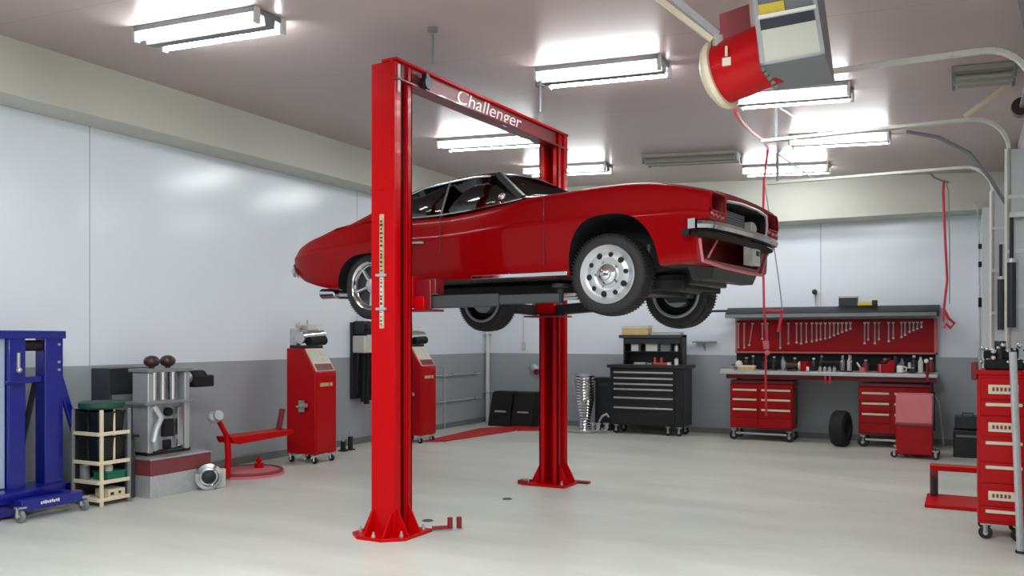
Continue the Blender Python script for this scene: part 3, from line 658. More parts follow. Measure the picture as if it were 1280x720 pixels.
for k in range(9): mb.box(-7.862, -7.857, 5.17 + k * .022, 5.17 + k * .022 + .014, .145 + .004 * (k % 2), .17 + .004 * (k % 3))
mb.build('lettering_marks', M['white'], b1)
MB().box(-8.55, -8.45, 4.9, 6.0, .10, .2).bar((-8.5, 5.6, .15), (-8.0, 5.6, .15), .08, .08).bar((-8.5, 5.05, .15), (-8.0, 5.05, .15), .08, .08).build('base_rail', M['blue'], t, .006)
for (x, y) in ((-7.88, 4.98), (-7.88, 5.64), (-8.5, 5.98)): caster(t, x, y, .06, 'galv_dark')
mb = MB()
for z in (1.68, 1.5, 1.42): mb.cyl((-8.222, 5.60, z), (-8.21, 5.60, z), .014, n=8)
mb.build('bolt', M['steel'], t)

# ---- shelf cart with green cushion
t = thing('shelf_cart', 'cream-framed open shelf cart beside the blue press frame', 'cart', (-8.05, 5.98, 0))
cx0, cx1, cy0, cy1 = -8.28, -7.88, 5.80, 6.17
for (x, y) in ((cx1, cy0 + .04), (cx1, cy1), (cx0, cy0), (cx0, cy1)):
    MB().box(x - .012, x + .012, y - .018, y + .018, 0, 1.0).build('upright', M['cream'] if (x, y) == (cx1, cy0 + .04) else M['grey'], t, .003)
for z in (.06, .24, .44, .74):
    s = MB().box(cx0, cx1 + .01, cy0, cy1, z, z + .012).box(cx1, cx1 + .014, cy0, cy1, z - .01, z + .03).box(cx0, cx1, cy0 - .006, cy0 + .006, z - .01, z + .03).build('shelf', M['cream'], t, .003)
MB().box(cx0 + .0, cx0 + .01, cy0, cy1, .05, 1.0).box(cx0 + .2, cx0 + .21, cy0 + .02, cy1 - .02, .44, 1.0).build('back_panel', M['charcoal'], t)
MB().cyl((cx1 - .04, 6.02, .44), (cx1 - .04, 6.02, 1.0), .012).build('upright', M['cream'], t)
solo(MB().lathe((-8.08, 5.99, 1.003), (0, 0, 1), [(0, .21), (.02, .225), (.06, .225), (.075, .20), (.08, 0)], 32), 'round_cushion', M['green'], 'round dark green cushion on top of the cream shelf cart', 'cushion')
for (z, h, lab) in ((.755, .22, 'black bin on the upper shelf of the cream cart'), (.455, .26, 'black bin on the middle shelf of the cream cart')):
    b = MB().quadbox([(-8.2, 5.84, z), (-7.93, 5.84, z), (-7.93, 6.13, z), (-8.2, 6.13, z), (-8.22, 5.82, z + h), (-7.91, 5.82, z + h), (-7.91, 6.15, z + h), (-8.22, 6.15, z + h)]).box(-8.225, -7.905, 5.815, 6.155, z + h - .02, z + h)
    solo(b, 'storage_bin', M['black'], lab, 'bin', 'black bins in the cart', .006)
t = thing('green_case', 'flat green case on the low shelf of the cream cart', 'case', (-8.0, 6.05, .253)); MB().box(-8.14, -7.9, 5.93, 6.15, .253, .335).build('body', M['teal'], t, .01); MB().box(-8.15, -7.89, 5.92, 6.16, .33, .345).build('lid', M['teal'], t, .004)
t = thing('glass_jar', 'clear-looking grey jar on the green case', 'jar', (-7.98, 6.0, .346)); MB().lathe((-7.98, 6.0, .346), (0, 0, 1), [(0, .04), (.05, .042), (.065, .03), (.08, .03)]).build('body', M['lgrey'], t); MB().cyl((-7.98, 6.0, .426), (-7.98, 6.0, .437), .034).build('lid', M['steel'], t)
t = thing('paint_tin', 'grey paint tin on the low shelf of the cream cart', 'tin', (-8.2, 5.88, .253)); MB().cyl((-8.2, 5.88, .253), (-8.2, 5.88, .40), .05).build('body', M['grey'], t); MB().cyl((-8.2, 5.88, .40), (-8.2, 5.88, .41), .053).build('lid', M['steel'], t)
t = thing('cream_box', 'cream carton on the bottom shelf of the cart', 'box', (-8.0, 6.04, .073)); MB().box(-8.12, -7.9, 5.94, 6.14, .073, .16).build('body', M['cream'], t, .006); MB().box(-7.899, -7.896, 5.96, 6.0, .10, .13).cyl((-7.90, 6.07, .12), (-7.894, 6.07, .12), .015).build('printed_mark', M['brown'], t)

# ---- dull steel cabinet against the wall, galvanised box in front, machine standing on it
t = thing('steel_locker', 'tall grey sheet-metal locker against the long wall behind the galvanised box', 'locker', (-8.68, 6.75, 0))
MB().box(-8.84, -8.52, 6.42, 7.0, 0, 1.40).build('body', M['gunmetal'], t, .006); MB().box(-8.515, -8.505, 6.44, 6.98, .04, 1.1).build('door', M['grey'], t, .004); MB().box(-8.505, -8.49, 6.5, 6.52, .55, .7).build('handle', M['steel'], t); MB().box(-8.52, -8.50, 6.42, 7.0, 1.12, 1.40).build('header_panel', M['charcoal'], t)
t = thing('charcoal_cabinet', 'low charcoal steel cabinet between the cream cart and galvanised box', 'cabinet', (-8.3, 6.35, 0))
MB().box(-8.50, -8.02, 6.22, 6.36, 0, .66).build('body', M['gunmetal'], t, .006); MB().box(-8.5, -8.01, 6.215, 6.22, .03, .63).build('side_panel', M['charcoal'], t); MB().box(-8.52, -7.98, 6.2, 6.38, .66, .69).build('top', M['black'], t, .004)
t = thing('galvanised_box', 'low galvanised steel box carrying the silver machine', 'box', (-8.1, 6.85, 0))
MB().box(-8.45, -7.80, 6.38, 7.22, 0, .24).build('body', M['galv'], t, .006); MB().box(-8.45, -7.80, 6.38, 7.22, .24, .42).build('reflection_band', M['maroon'], t, .006); MB().box(-8.46, -7.79, 6.37, 7.23, .41, .43).build('rim', M['steel'], t, .004)  # maroon upper band paints a reddish reflection onto the galvanised box
t = thing('brake_lathe', 'silver shop machine with brown knobs standing on the galvanised box', 'machine', (-8.15, 6.9, .43))
x0, x1 = -8.3, -8.02
MB().box(x0, x1, 6.52, 7.12, .43, .47).build('base', M['black'], t, .008)
for y in (6.56, 7.07): MB().box(x0 + .02, x1, y - .035, y + .035, .45, 1.36).build('side_frame', M['silver'], t, .01)
MB().box(x0 - .02, x1 + .03, 6.50, 7.12, 1.36, 1.40).build('top_plate', M['galv_dark'], t, .006)
MB().box(x0 - .02, x1 + .05, 6.45, 7.15, 1.0, 1.035).build('cross_rail', M['galv_dark'], t, .006)
for y in (6.68, 6.80, 6.94): MB().cyl((-8.12, y, 1.035), (-8.12, y, 1.36), .055).build('cylinder', M['chrome'], t)
MB().box(x0, x1 - .08, 6.6, 7.04, .47, 1.0).build('inner_block', M['silver'], t, .01)
MB().box(x1 - .08, x1 - .02, 6.76, 6.9, .62, .82).box(x1 - .08, x1 - .04, 6.78, 6.88, .48, .58).cyl((x1 - .08, 6.84, .90), (x1 - .02, 6.84, .90), .05).build('gear_block', M['matt_black'], t, .008)
MB().tube([(x1, 6.60, .98), (x1 + .05, 6.66, .85), (x1 + .04, 6.60, .72), (x1 + .05, 6.56, .6), (x1, 6.62, .5)], .035).build('duct', M['galv'], t)
MB().box(x1 - .06, x1 - .01, 6.94, 7.02, .5, .95).build('guide_plate', M['chrome'], t, .004)
for y in (6.68, 6.90): MB().cyl((-8.15, y, 1.40), (-8.15, y, 1.43), .03).ball((-8.15, y, 1.48), .095, (.9, 1, .72)).build('knob', M['brown'], t)
MB().cyl((-8.15, 7.12, 1.26), (-8.15, 7.24, 1.28), .07).build('motor_mount', M['steel'], t)
MB().box(-8.26, -8.04, 7.2, 7.5, 1.16, 1.30).cyl((-8.15, 7.2, 1.27), (-8.15, 7.42, 1.27), .09).build('motor', M['matt_black'], t, .02)
t = thing('chrome_pulley', 'chrome pulley wheel with a pale block on the floor by the galvanised box', 'pulley', (-7.72, 7.12, 0))
MB().lathe((-7.65, 7.05, .155), (.8, -.6, 0), [(-.04, .155), (.0, .15), (.01, .11), (-.01, .10), (.0, .05), (.02, .0)], 30).build('wheel', M['chrome'], t); MB().lathe((-7.65, 7.05, .155), (.8, -.6, 0), [(.006, .08), (.02, .07), (.03, .0)], 24).build('hub', M['black'], t); MB().box(-7.78, -7.64, 7.16, 7.30, 0, .22).build('block', M['lgrey'], t, .01)

# ---- red arm stand with round base
t = thing('arm_stand', 'red swivel work stand with a flat tray and round floor disc', 'stand', (-8.1, 8.05, 0))
MB().lathe((-8.1, 8.12, 0), (0, 0, 1), [(0, .44), (.03, .44), (.045, .40), (.06, .36), (.065, .0)], 48).build('floor_disc', M['pink'], t)
MB().tube([(-8.1 + .41 * math.cos(a), 8.12 + .41 * math.sin(a), .05) for a in [2 * PI * k / 48 for k in range(49)]], .02).build('disc_rim', M['maroon'], t)
MB().tube([(-8.0, 7.66, .04), (-8.0, 7.68, .30), (-8.0, 7.66, .54)], .038).build('post', M['lift_red'], t)
MB().bar((-8.0, 7.67, .52), (-8.0, 7.50, .78), .05, .05).build('raised_arm', M['lift_red'], t, .01)
MB().ball((-8.0, 7.46, .79), .085, (1, 1.1, .85)).cyl((-8.0, 7.46, .79), (-7.90, 7.44, .82), .06).build('grip_head', M['galv'], t)
MB().prism([(7.66, .53), (8.75, .53), (8.78, .48), (8.6, .45), (7.80, .43), (7.7, .45)], 'x', -8.2, -7.92).build('tray', M['lift_red'], t, .01)
MB().bar((-8.05, 8.60, .5), (-8.05, 8.68, .80), .06, .06).build('end_arm', M['dark_red'], t, .01)
MB().cyl((-8.1, 8.3, .06), (-8.1, 8.3, .12), .06).ball((-8.1, 8.3, .16), .04).build('foot_pedal', M['lift_red'], t)

# ---- red service cabinets with sloping panels
def service_cabinet(y0, label, top=True):
    t = thing('service_cabinet', label, 'cabinet', (-8.15, y0 + .22, 0), 0, 'red service cabinets along the long wall')
    X0, X1, Y0, Y1 = -8.42, -7.90, y0, y0 + .45
    MB().prism([(X0, .13), (X1, .13), (X1, 1.26), (X1 - .22, 1.60), (X0, 1.60)], 'y', Y0, Y1).build('body', M['cab_red'], t, .012)
    MB().box(X1, X1 + .008, Y0 + .02, Y1 - .02, .17, 1.22).build('front_panel', M['cab_red'], t, .003)
    def sl(u, o): return (X1 - .22 * u + o * .84, 1.26 + .34 * u + o * .54)
    p = MB().prism([sl(.06, .0), sl(.06, .012), sl(.97, .012), sl(.97, .0)], 'y', Y0 + .03, Y1 - .03).build('control_panel', M['cream'], t)
    MB().prism([sl(.08, .012), sl(.08, .016), sl(.34, .016), sl(.34, .012)], 'y', Y0 + .05, Y1 - .05).build('lower_display', M['maroon'], p)
    mb = MB()
    for (a, b, c, d2) in ((.42, .9, .06, .24), (.42, .62, .27, .4), (.68, .9, .27, .4)): mb.prism([sl(a, .012), sl(a, .016), sl(b, .016), sl(b, .012)], 'y', Y0 + c, Y0 + d2)
    mb.build('instrument_plate', M['lgrey'], p)
    MB().box(X1 + .008, X1 + .013, Y0 + .09, Y1 - .18, 1.07, 1.12).box(X1 + .008, X1 + .013, Y1 - .16, Y1 - .1, 1.07, 1.12).build('front_label', M['gold'], t)
    MB().cyl((X0 + .3, Y0 - .13, .80), (X0 + .3, Y0, .80), .014).box(X0 + .27, X0 + .36, Y0 - .06, Y0 - .035, .72, .88).cyl((X0 + .33, Y0 - .07, .80), (X0 + .42, Y0 - .07, .82), .03).build('side_valve', M['steel'], t)
    for (x, y) in ((X0 + .05, Y0 + .05), (X1 - .05, Y0 + .05), (X0 + .05, Y1 - .05), (X1 - .05, Y1 - .05)): caster(t, x, y, .045)
    return t
c1 = service_cabinet(9.16, 'red service cabinet with a sloping panel standing behind the red arm stand')
c2 = copy_tree(c1); c2.location.y += 2.6; c2['label'] = 'red service cabinet partly hidden behind the near lift post'
# a small machine on each
def top_machine(y0, label):
    t = thing('benchtop_pump', label, 'machine', (-8.27, y0 + .22, 1.60), 0, 'small machines on the red cabinets')
    MB().box(-8.42, -8.12, y0 + .04, y0 + .40, 1.60, 1.64).build('base', M['charcoal'], t, .006)
    MB().cyl((-8.2, y0 + .0, 1.75), (-8.2, y0 + .46, 1.78), .085).build('barrel', M['chrome'], t)
    MB().cyl((-8.13, y0 + .1, 1.70), (-8.13, y0 + .44, 1.71), .065).build('motor', M['matt_black'], t)
    MB().box(-8.40, -8.28, y0 + .02, y0 + .12, 1.64, 1.88).build('bracket', M['galv'], t, .01)
    MB().box(-8.38, -8.16, y0 + .14, y0 + .38, 1.85, 1.93).ball((-8.3, y0 + .1, 1.92), .05).build('top_cover', M['lgrey'], t, .02)
    MB().cyl((-8.27, y0 + .24, 1.92), (-8.27, y0 + .24, 2.0), .014).build('valve_stem', M['steel'], t)
    return t
m1 = top_machine(9.18, 'chrome and black pump machine on the red cabinet by the arm stand')
m2 = copy_tree(m1); m2.location.y += 2.6; m2['label'] = 'chrome and black pump machine on the red cabinet behind the lift post'

# ---- wall-mounted device between the cabinets
t = thing('wall_hose_unit', 'black and white hose unit hanging on the long wall beside the near lift post', 'hose unit', (-8.75, 11.3, .65))
MB().box(-8.85, -8.80, 11.1, 11.5, .75, 2.0).build('wall_plate', M['charcoal'], t, .006)
MB().box(-8.80, -8.55, 11.1, 11.48, 1.50, 1.78).build('tank', M['lgrey'], t, .02)
MB().box(-8.80, -8.58, 11.12, 11.46, 1.80, 2.02).cyl((-8.6, 11.2, 1.92), (-8.48, 11.2, 1.92), .06).cyl((-8.6, 11.38, 1.92), (-8.48, 11.38, 1.92), .06).build('regulator', M['black'], t, .02)
for (y, r, z) in ((11.22, .035, .70), (11.32, .045, .66), (11.42, .03, .72)): MB().cyl((-8.68, y, z), (-8.66, y, 1.5), r).build('hose_drop', M['matt_black'], t)
MB().tube([(-8.7, 11.12, 1.5), (-8.66, 11.06, 1.2), (-8.68, 11.08, .95), (-8.7, 11.14, .85)], .012).build('thin_hose', M['black'], t)
# small stands on the floor near the wall
for (px, py, h, lab) in ((429, 549, .22, 'small black bottle jack on the floor beside the first red cabinet'), (438, 547, .30, 'taller black bottle jack on the floor between red cabinet and lift post')):
    p = G(px, py); p = atX(px, 555, -8.45); t = thing('bottle_jack', lab, 'jack', (p.x, p.y, 0)); MB().box(p.x - .06, p.x + .06, p.y - .05, p.y + .05, 0, .02).cyl((p.x, p.y, .02), (p.x, p.y, h * .7), .04).build('body', M['black'], t, .004); MB().cyl((p.x, p.y, h * .7), (p.x, p.y, h), .018).build('ram', M['steel'], t)

# ---- long wall pipes and corner conduit
for (z, lab, a) in ((1.02, 'upper thin pipe fixed to the long wall near the corner', 12.6), (.52, 'lower thin pipe fixed to the long wall near the corner', 12.9)):
    t = thing('wall_pipe', lab, 'pipe', (XL + .04, 14, z)); MB().cyl((XL + .04, a, z), (XL + .04, 15.3, z), .014).build('pipe_run', M['galv'], t)
    for y in (a + .3, 14.2, 15.1): MB().box(XL, XL + .06, y - .015, y + .015, z - .03, z + .03).build('pipe_clip', M['steel'], t)
MB_ = MB().cyl((XL + .05, 13.9, 0.0), (XL + .05, 13.9, 1.2), .012)
solo(MB_, 'riser_pipe', M['galv'], 'short vertical pipe on the long wall crossing the two thin pipes', 'pipe')
t = thing('corner_conduit', 'white vertical conduit in the room corner', 'conduit', (XL + .08, YB - .08, 0)); MB().cyl((XL + .08, YB - .08, 0), (XL + .08, YB - .08, 3.7), .04).build('conduit_tube', M['white'], t)
for z in (.6, 1.8, 3.0): MB().box(XL + .02, XL + .14, YB - .14, YB - .0, z, z + .02).build('conduit_clip', M['steel'], t)
solo(MB().box(-8.0, -7.92, YB - .03, YB, 1.5, 1.66).cyl((-7.96, YB - .03, 1.66), (-7.96, YB - .03, 2.3), .01), 'wall_socket', M['lgrey'], 'small pale socket box with a thin lead on the end wall', 'socket', None, .004)
t = thing('alarm_bell', 'small silver and red bell on the grey end wall beside the far lift post', 'bell', (-7.68, YB - .06, 1.02))
MB().ball((-7.70, YB - .06, 1.13), .11, (1, .6, .9)).build('dome', M['silver'], t); MB().cyl((-7.62, YB - .12, 1.06), (-7.62, YB, 1.06), .06).build('base', M['dark_red'], t)

# ---- two black cases by the end wall, red mats
for (x, lab) in ((-8.12, 'black upright case with a silver handle, nearer the room corner'), (-7.62, 'black upright case with a silver handle, nearer the far lift post')):
    t = thing('black_case', lab, 'case', (x, 15.0, 0), 0, 'black upright cases')
    MB().quadbox([(x - .245, 14.80, 0), (x + .245, 14.80, 0), (x + .245, 15.3, 0), (x - .245, 15.3, 0), (x - .22, 14.95, .66), (x + .22, 14.95, .66), (x + .22, 15.28, .66), (x - .22, 15.28, .66)]).build('body', M['matt_black'], t, .02)
    MB().bar((x - .11, 14.86, .29), (x + .13, 14.86, .29), .02, .035).build('handle', M['steel'], t, .005)
    MB().box(x - .2, x + .2, 15.0, 15.24, .66, .68).build('lid_strip', M['charcoal'], t, .004)
MB_ = MB().prism([(-8.02, 12.0), (-7.72, 12.2), (-7.42, 14.2), (-7.8, 14.75), (-8.2, 14.2)], 'z', 0, .02)
solo(MB_, 'floor_mat', M['mat_red'], 'long red floor mat running from the second red cabinet', 'mat', 'red floor mats', .004)
solo(MB().prism([(-7.80, 14.77), (-7.40, 14.22), (-6.9, 14.5), (-7.0, 14.85)], 'z', 0, .03), 'floor_mat', M['mat_red'], 'short red floor mat in front of the black cases', 'mat', 'red floor mats', .004)

# ---- silver ribbed hose stack, dark bin and loose fittings
t = thing('exhaust_hose', 'upright ribbed silver duct hose beside the far lift post', 'hose', (-6.25, 14.7, 0))
prof = []
for k in range(40):
    z = k / 39 * 1.04; r = .10 + .07 * min(1, max(0, (z - .25) / .35)); prof.append((z, r + (.014 if k % 2 else -.006)))
MB().lathe((-6.25, 14.75, 0), (0, 0, 1), prof, 28).build('ribbed_body', M['chrome'], t, angle=60); MB().lathe((-6.25, 14.75, 1.04), (0, 0, 1), [(0, .18), (.03, .185), (.03, .15), (.0, .15)], 28, closed=True).build('top_collar', M['silver'], t)
MB().bar((-6.47, 14.70, 1.0), (-6.38, 14.70, .42), .03, .03).build('support_strut', M['silver'], t)
t = thing('waste_bin', 'dark upright bin between the silver duct hose and black tool chest', 'bin', (-6.1, 15.2, 0)); MB().box(-6.2, -5.86, 15.1, 15.45, 0, .92).build('body', M['charcoal'], t, .02); MB().box(-6.22, -5.84, 15.08, 15.47, .92, 1.0).build('lid', M['black'], t, .02); MB().box(-6.12, -5.94, 15.085, 15.1, .84, .88).build('handle', M['gunmetal'], t)
solo(MB().tube([(-6.7, 14.5, .03), (-6.45, 14.45, .03), (-6.2, 14.4, .035), (-6.0, 14.45, .03)], .025), 'loose_pipe', M['steel'], 'loose silver pipe lying on the floor before the ribbed duct hose', 'pipe')
FIT = 'silver pipe fittings on the floor'
for k, (x, y, lab) in enumerate(((-6.0, 14.6, 'silver elbow fitting on the floor nearest the ribbed hose'), (-5.86, 14.5, 'silver elbow fitting on the floor, middle one of three'), (-5.74, 14.62, 'silver elbow fitting on the floor touching the black tool chest side'))):
    t = thing('pipe_fitting', lab, 'fitting', (x - .06, y, 0), 0, FIT); x -= .06; MB().tube([(x - .07, y, .06), (x, y, .07), (x + .03, y, .12), (x + .03, y, .17)], .045).build('elbow', M['chrome'], t); MB().cyl((x + .03, y, .17), (x + .03, y, .19), .06).build('flange', M['steel'], t)
solo(MB().tube([(-6.05, 14.9, .02), (-6.0, 14.85, .2), (-5.92, 14.8, .3), (-5.84, 14.8, .34), (-5.79, 14.8, .28)], .02), 'looped_hose', M['lgrey'], 'pale looped hose end leaning behind the silver fittings', 'hose')

# ---- black tool chest with hutch
t = thing('tool_chest', 'large black rolling tool chest with six silver-trimmed drawers and a hutch', 'tool chest', (-5.0, 14.9, 0))
X0, X1, Y0, Y1 = -5.74, -4.36, 14.72, 15.25
MB().box(X0, X1, Y0, Y1, .17, 1.2).build('cabinet_body', M['black'], t, .01)
MB().box(X0 - .05, X1 + .06, Y0 - .04, Y1 + .02, 1.2, 1.26).build('worktop', M['charcoal'], t, .01)
zz = [1.06, .955, .85, .755, .60, .42]
prev = 1.19
for z in zz:
    d_ = MB().box(X0 + .05, X1 - .16, Y0 - .018, Y0, z - .02, prev - .012).build('drawer', M['black'], t, .004)
    MB().box(X0 + .08, X1 - .19, Y0 - .034, Y0 - .016, z + .045, z + .075).build('handle', M['steel'], d_, .004); prev = z - .02
MB().box(X0 + .05, X1 - .16, Y0 - .018, Y0, .2, .39).build('drawer', M['black'], t, .004)
for (x, y) in ((X0 + .1, Y0 + .07), (X1 - .1, Y0 + .07), (X0 + .1, Y1 - .07), (X1 - .1, Y1 - .07), (X1 - .3, Y0 + .07)): caster(t, x, y, .065)
hx0, hx1 = -5.58, -4.46
h = MB().box(hx0, hx1, 15.22, 15.25, 1.26, 1.80).box(hx0, hx0 + .04, 14.98, 15.25, 1.26, 1.80).box(hx1 - .04, hx1, 14.98, 15.25, 1.26, 1.80).box(hx0, hx1, 14.98, 15.25, 1.48, 1.50).build('hutch', M['black'], t, .006)
MB().box(hx0 - .08, hx1, 14.95, 15.26, 1.74, 1.80).build('hutch_top', M['gunmetal'], t, .008)
MB().box(hx0 + .04, hx1 - .04, 14.97, 14.985, 1.64, 1.73).build('hutch_rail', M['charcoal'], t)
def small_box(name, label, cat, x0, x1, y0, y1, z, h, m1, m2, lidh=.02, group=None):
    t = thing(name, label, cat, ((x0 + x1) / 2, (y0 + y1) / 2, z), 0, group)
    MB().box(x0, x1, y0, y1, z, z + h - lidh).build('body', M[m1], t, .004); MB().box(x0 - .004, x1 + .004, y0 - .004, y1 + .004, z + h - lidh, z + h).build('lid', M[m2], t, .003)
    return t
small_box('carton', 'tan cardboard carton on top of the black chest hutch', 'box', -5.60, -5.10, 14.96, 15.2, 1.801, .17, 'wood', 'lgrey', .05)
small_box('flat_tray', 'thin pale tray under the tyre on top of the hutch', 'tray', -5.05, -4.50, 15.0, 15.2, 1.801, .05, 'lgrey', 'silver', .02)
for (x0, x1, z, h, m, lab) in ((-5.44, -5.30, 1.501, .13, 'lgrey', 'small white box in the hutch, nearest the carton side'), (-5.16, -4.94, 1.501, .14, 'lgrey', 'wide pale grey box in the middle of the hutch'), (-4.88, -4.70, 1.501, .14, 'grey', 'mottled grey box in the hutch beside the wide pale box')):
    small_box('parts_box', lab, 'box', x0, x1, 15.02, 15.18, z, h, m, m)
solo(MB().lathe((-4.60, 15.1, 1.501), (0, 0, 1), [(0, .05), (.1, .05), (.13, .03), (.15, .03)]), 'spray_can', M['steel'], 'silver can at the end of the hutch shelf', 'can')
solo(MB().box(-5.30, -5.08, 14.76, 14.9, 1.261, 1.30), 'metal_tray', M['steel'], 'flat steel tray on the black chest worktop', 'tray', None, .006)
solo(MB().box(-5.05, -4.97, 14.76, 14.9, 1.261, 1.295), 'metal_tray', M['galv_dark'], 'darker flat tray beside the orange tool on the black worktop', 'tray', None, .006)
t = thing('pipe_cutter', 'orange clamp tool on the black chest worktop', 'tool', (-4.9, 14.85, 1.261))
MB().box(-4.95, -4.62, 14.8, 14.86, 1.261, 1.30).build('body', M['orange'], t, .01)
for x in (-4.92, -4.80): MB().cyl((x, 14.83, 1.30), (x, 14.83, 1.39), .022).build('grip', M['orange'], t)
solo(MB().box(-4.66, -4.60, 14.72, 14.78, 1.261, 1.31), 'parts_box', M['white'], 'tiny white box at the front of the black worktop', 'box', None, .003)
t = thing('squeeze_bottle', 'white bottle at the end of the black chest worktop', 'bottle', (-4.53, 14.85, 1.261)); MB().cyl((-4.53, 14.85, 1.261), (-4.53, 14.85, 1.37), .035).build('body', M['white'], t); MB().cyl((-4.53, 14.85, 1.37), (-4.53, 14.85, 1.395), .02).build('cap', M['grey'], t)
t = thing('wall_shelf', 'short grey bracket shelf on the end wall beside the hutch', 'shelf', (-4.2, YB, 1.6)); MB().box(-4.40, -4.0, YB - .2, YB, 1.66, 1.68).build('board', M['grey'], t); MB().prism([(YB, 1.66), (YB - .18, 1.66), (YB, 1.5)], 'x', -4.22, -4.20).build('bracket', M['steel'], t)

# ---- wall bench with red tool board
t = thing('workbench', 'long steel-topped workbench with a red backboard and grey canopy', 'workbench', (-2.0, 15.2, 0))
BX0, BX1 = -3.68, -.38
MB().box(BX0 - .02, BX1 + .02, 14.62, YB - .02, 1.13, 1.19).build('bench_top', M['galv'], t, .008)
MB().box(BX0 + .06, BX1 - .03, YB - .12, YB - .06, 1.49, 2.06).build('tool_board', M['chest_red'], t, .006)
MB().box(BX0 + .05, BX1 + .0, YB - .14, YB - .05, 1.475, 1.505).box(BX1 - .05, BX1 + .0, YB - .14, YB - .05, 1.475, 2.06).box(BX0 + .05, BX0 + .08, YB - .14, YB - .05, 1.475, 2.06).build('board_frame', M['pink'], t, .004)
MB().box(BX0 + .05, BX1 - .03, YB - .05, YB - .02, 1.19, 1.48).build('splash_back', M['matt_black'], t)
cp = MB().prism([(14.92, 2.10), (14.92, 2.17), (15.1, 2.27), (YB - .02, 2.27), (YB - .02, 2.10)], 'x', BX0 - .0, BX1 + .04).build('canopy', M['charcoal'], t, .006)
MB().box(BX0 + .0, BX1 + .0, 14.9, 14.95, 2.09, 2.15).build('canopy_strip', M['grey'], cp, .006)
MB().box(-4.6, BX0, 15.1, 15.2, 2.2, 2.24).build('side_rail', M['charcoal'], t)
for x in (BX0 + .1, BX1 - .1): MB().bar((x, YB - .1, 0), (x, YB - .1, 1.13), .06, .06).build('leg', M['dark_red'], t, .004)
MB().box(BX0 + .05, BX1 - .0, 14.78, 14.82, 1.05, 1.13).build('apron', M['dark_red'], t, .004)
MB().box(-2.0, -1.97, 14.62, 14.64, 1.0, 1.13).box(-1.93, -1.90, 14.62, 14.64, 1.0, 1.13).build('clamp_hook', M['rope'], t)
# wrenches on the board
WR = 'wrenches hanging on the red tool board'
def wrench(x, ztop, L, w, label, lean=0):
    y = YB - .135; t = thing('wrench', label, 'wrench', (x, y, ztop - L), 0, WR)
    a = Vector((x, y, ztop)); b = Vector((x + lean, y, ztop - L))
    MB().bar(a, b, w, .012).build('shank', M['steel'], t, .003)
    MB().cyl(b - Vector((0, .009, 0)), b + Vector((0, .007, 0)), w * .9, n=12).build('ring_end', M['steel'], t)
    MB().prism([(x - w, ztop + w * .6), (x - w * .4, ztop + w * .6), (x, ztop), (x + w * .4, ztop + w * .6), (x + w, ztop + w * .6), (x + w * .9, ztop - w * .8), (x - w * .9, ztop - w * .8)], 'y', y - .008, y + .006).build('open_end', M['steel'], t)
def px_on_board(cx): return atY(900 + cx / 3.13, 400, YB - .13).x
L1 = [(72, 94, .0), (95, 95, 0), (128, 85, -.06), (166, 60, .0), (185, 100, 0), (236, 95, 0), (268, 78, 0), (300, 74, 0), (318, 78, 0), (338, 72, 0), (360, 70, 0), (378, 66, 0), (394, 62, 0), (412, 58, 0), (430, 54, 0), (446, 46, 0), (462, 40, 0), (478, 34, 0), (494, 28, 0), (510, 22, 0)]
for i, (cx, ln, lean) in enumerate(L1): wrench(px_on_board(cx), 2.0, ln * .0043 * 1.05, .022, 'steel wrench on red board, %s from the end nearest the black chest' % ORD[i], lean)
L2 = [(566, 80), (580, 66), (606, 80), (622, 64), (660, 72), (678, 60), (710, 56), (724, 48), (742, 36), (757, 30), (772, 24), (788, 18)]
for i, (cx, ln) in enumerate(L2[::-1]): wrench(px_on_board(cx), 2.0, ln * .0043, .02, 'steel wrench on red board, %s from the end nearest the red cords' % ORD[i])
# things on the bench top
def bx(px): return atY(px, 460, 14.95).x
def bottle(x, y, h, r, m1, m2, label, grp=None):
    r *= 1.25; h *= 1.08
    t = thing('bottle', label, 'bottle', (x, y, 1.191), 0, grp)
    MB().lathe((x, y, 1.191), (0, 0, 1), [(0, r), (h * .62, r), (h * .78, r * .45), (h * .88, r * .4)], 18).build('body', M[m1], t); MB().cyl((x, y, 1.191 + h * .88), (x, y, 1.191 + h), r * .5, n=14).build('cap', M[m2], t)
BOT = 'bottles and cans on the workbench'
near = ['beside the tan carton', 'behind the cream block', 'next to the hanging hose', 'just past the hanging hose', 'before the grinder', 'beside the red round tin', 'past the red round tin', 'before the steel parts row', 'past the steel parts row', 'next to the chrome stand', 'before the red toolbox', 'behind the red toolbox', 'just past the red toolbox', 'beside the white jug', 'past the white jug', 'before the clamp lamp', 'at the end by the red cords']
for i, (px, h, r, m1, m2) in enumerate(((930, .20, .04, 'charcoal', 'steel'), (937, .23, .035, 'black', 'lgrey'), (951, .2, .05, 'charcoal', 'black'), (965, .22, .04, 'black', 'steel'), (975, .24, .03, 'galv_dark', 'black'), (989, .2, .04, 'brown', 'cream'), (1015, .2, .035, 'charcoal', 'white'), (1024, .24, .03, 'black', 'steel'), (1050, .24, .028, 'steel', 'white'), (1060, .25, .03, 'lgrey', 'steel'), (1080, .18, .04, 'maroon', 'silver'), (1104, .2, .05, 'charcoal', 'galv_dark'), (1118, .24, .035, 'black', 'green'), (1126, .23, .03, 'grey', 'black'), (1141, .25, .035, 'black', 'white'), (1150, .26, .03, 'lgrey', 'black'), (1163, .22, .035, 'dark_red', 'white'))):
    bottle(bx(px), 15.15 + .08 * (i % 3), h, r, m1, m2, ('%s bottle on the workbench ' % {'charcoal': 'charcoal', 'black': 'black', 'galv_dark': 'dull grey', 'brown': 'brown', 'steel': 'silver', 'lgrey': 'pale grey', 'maroon': 'maroon', 'grey': 'grey', 'dark_red': 'dark red'}[m1]) + near[i], BOT)
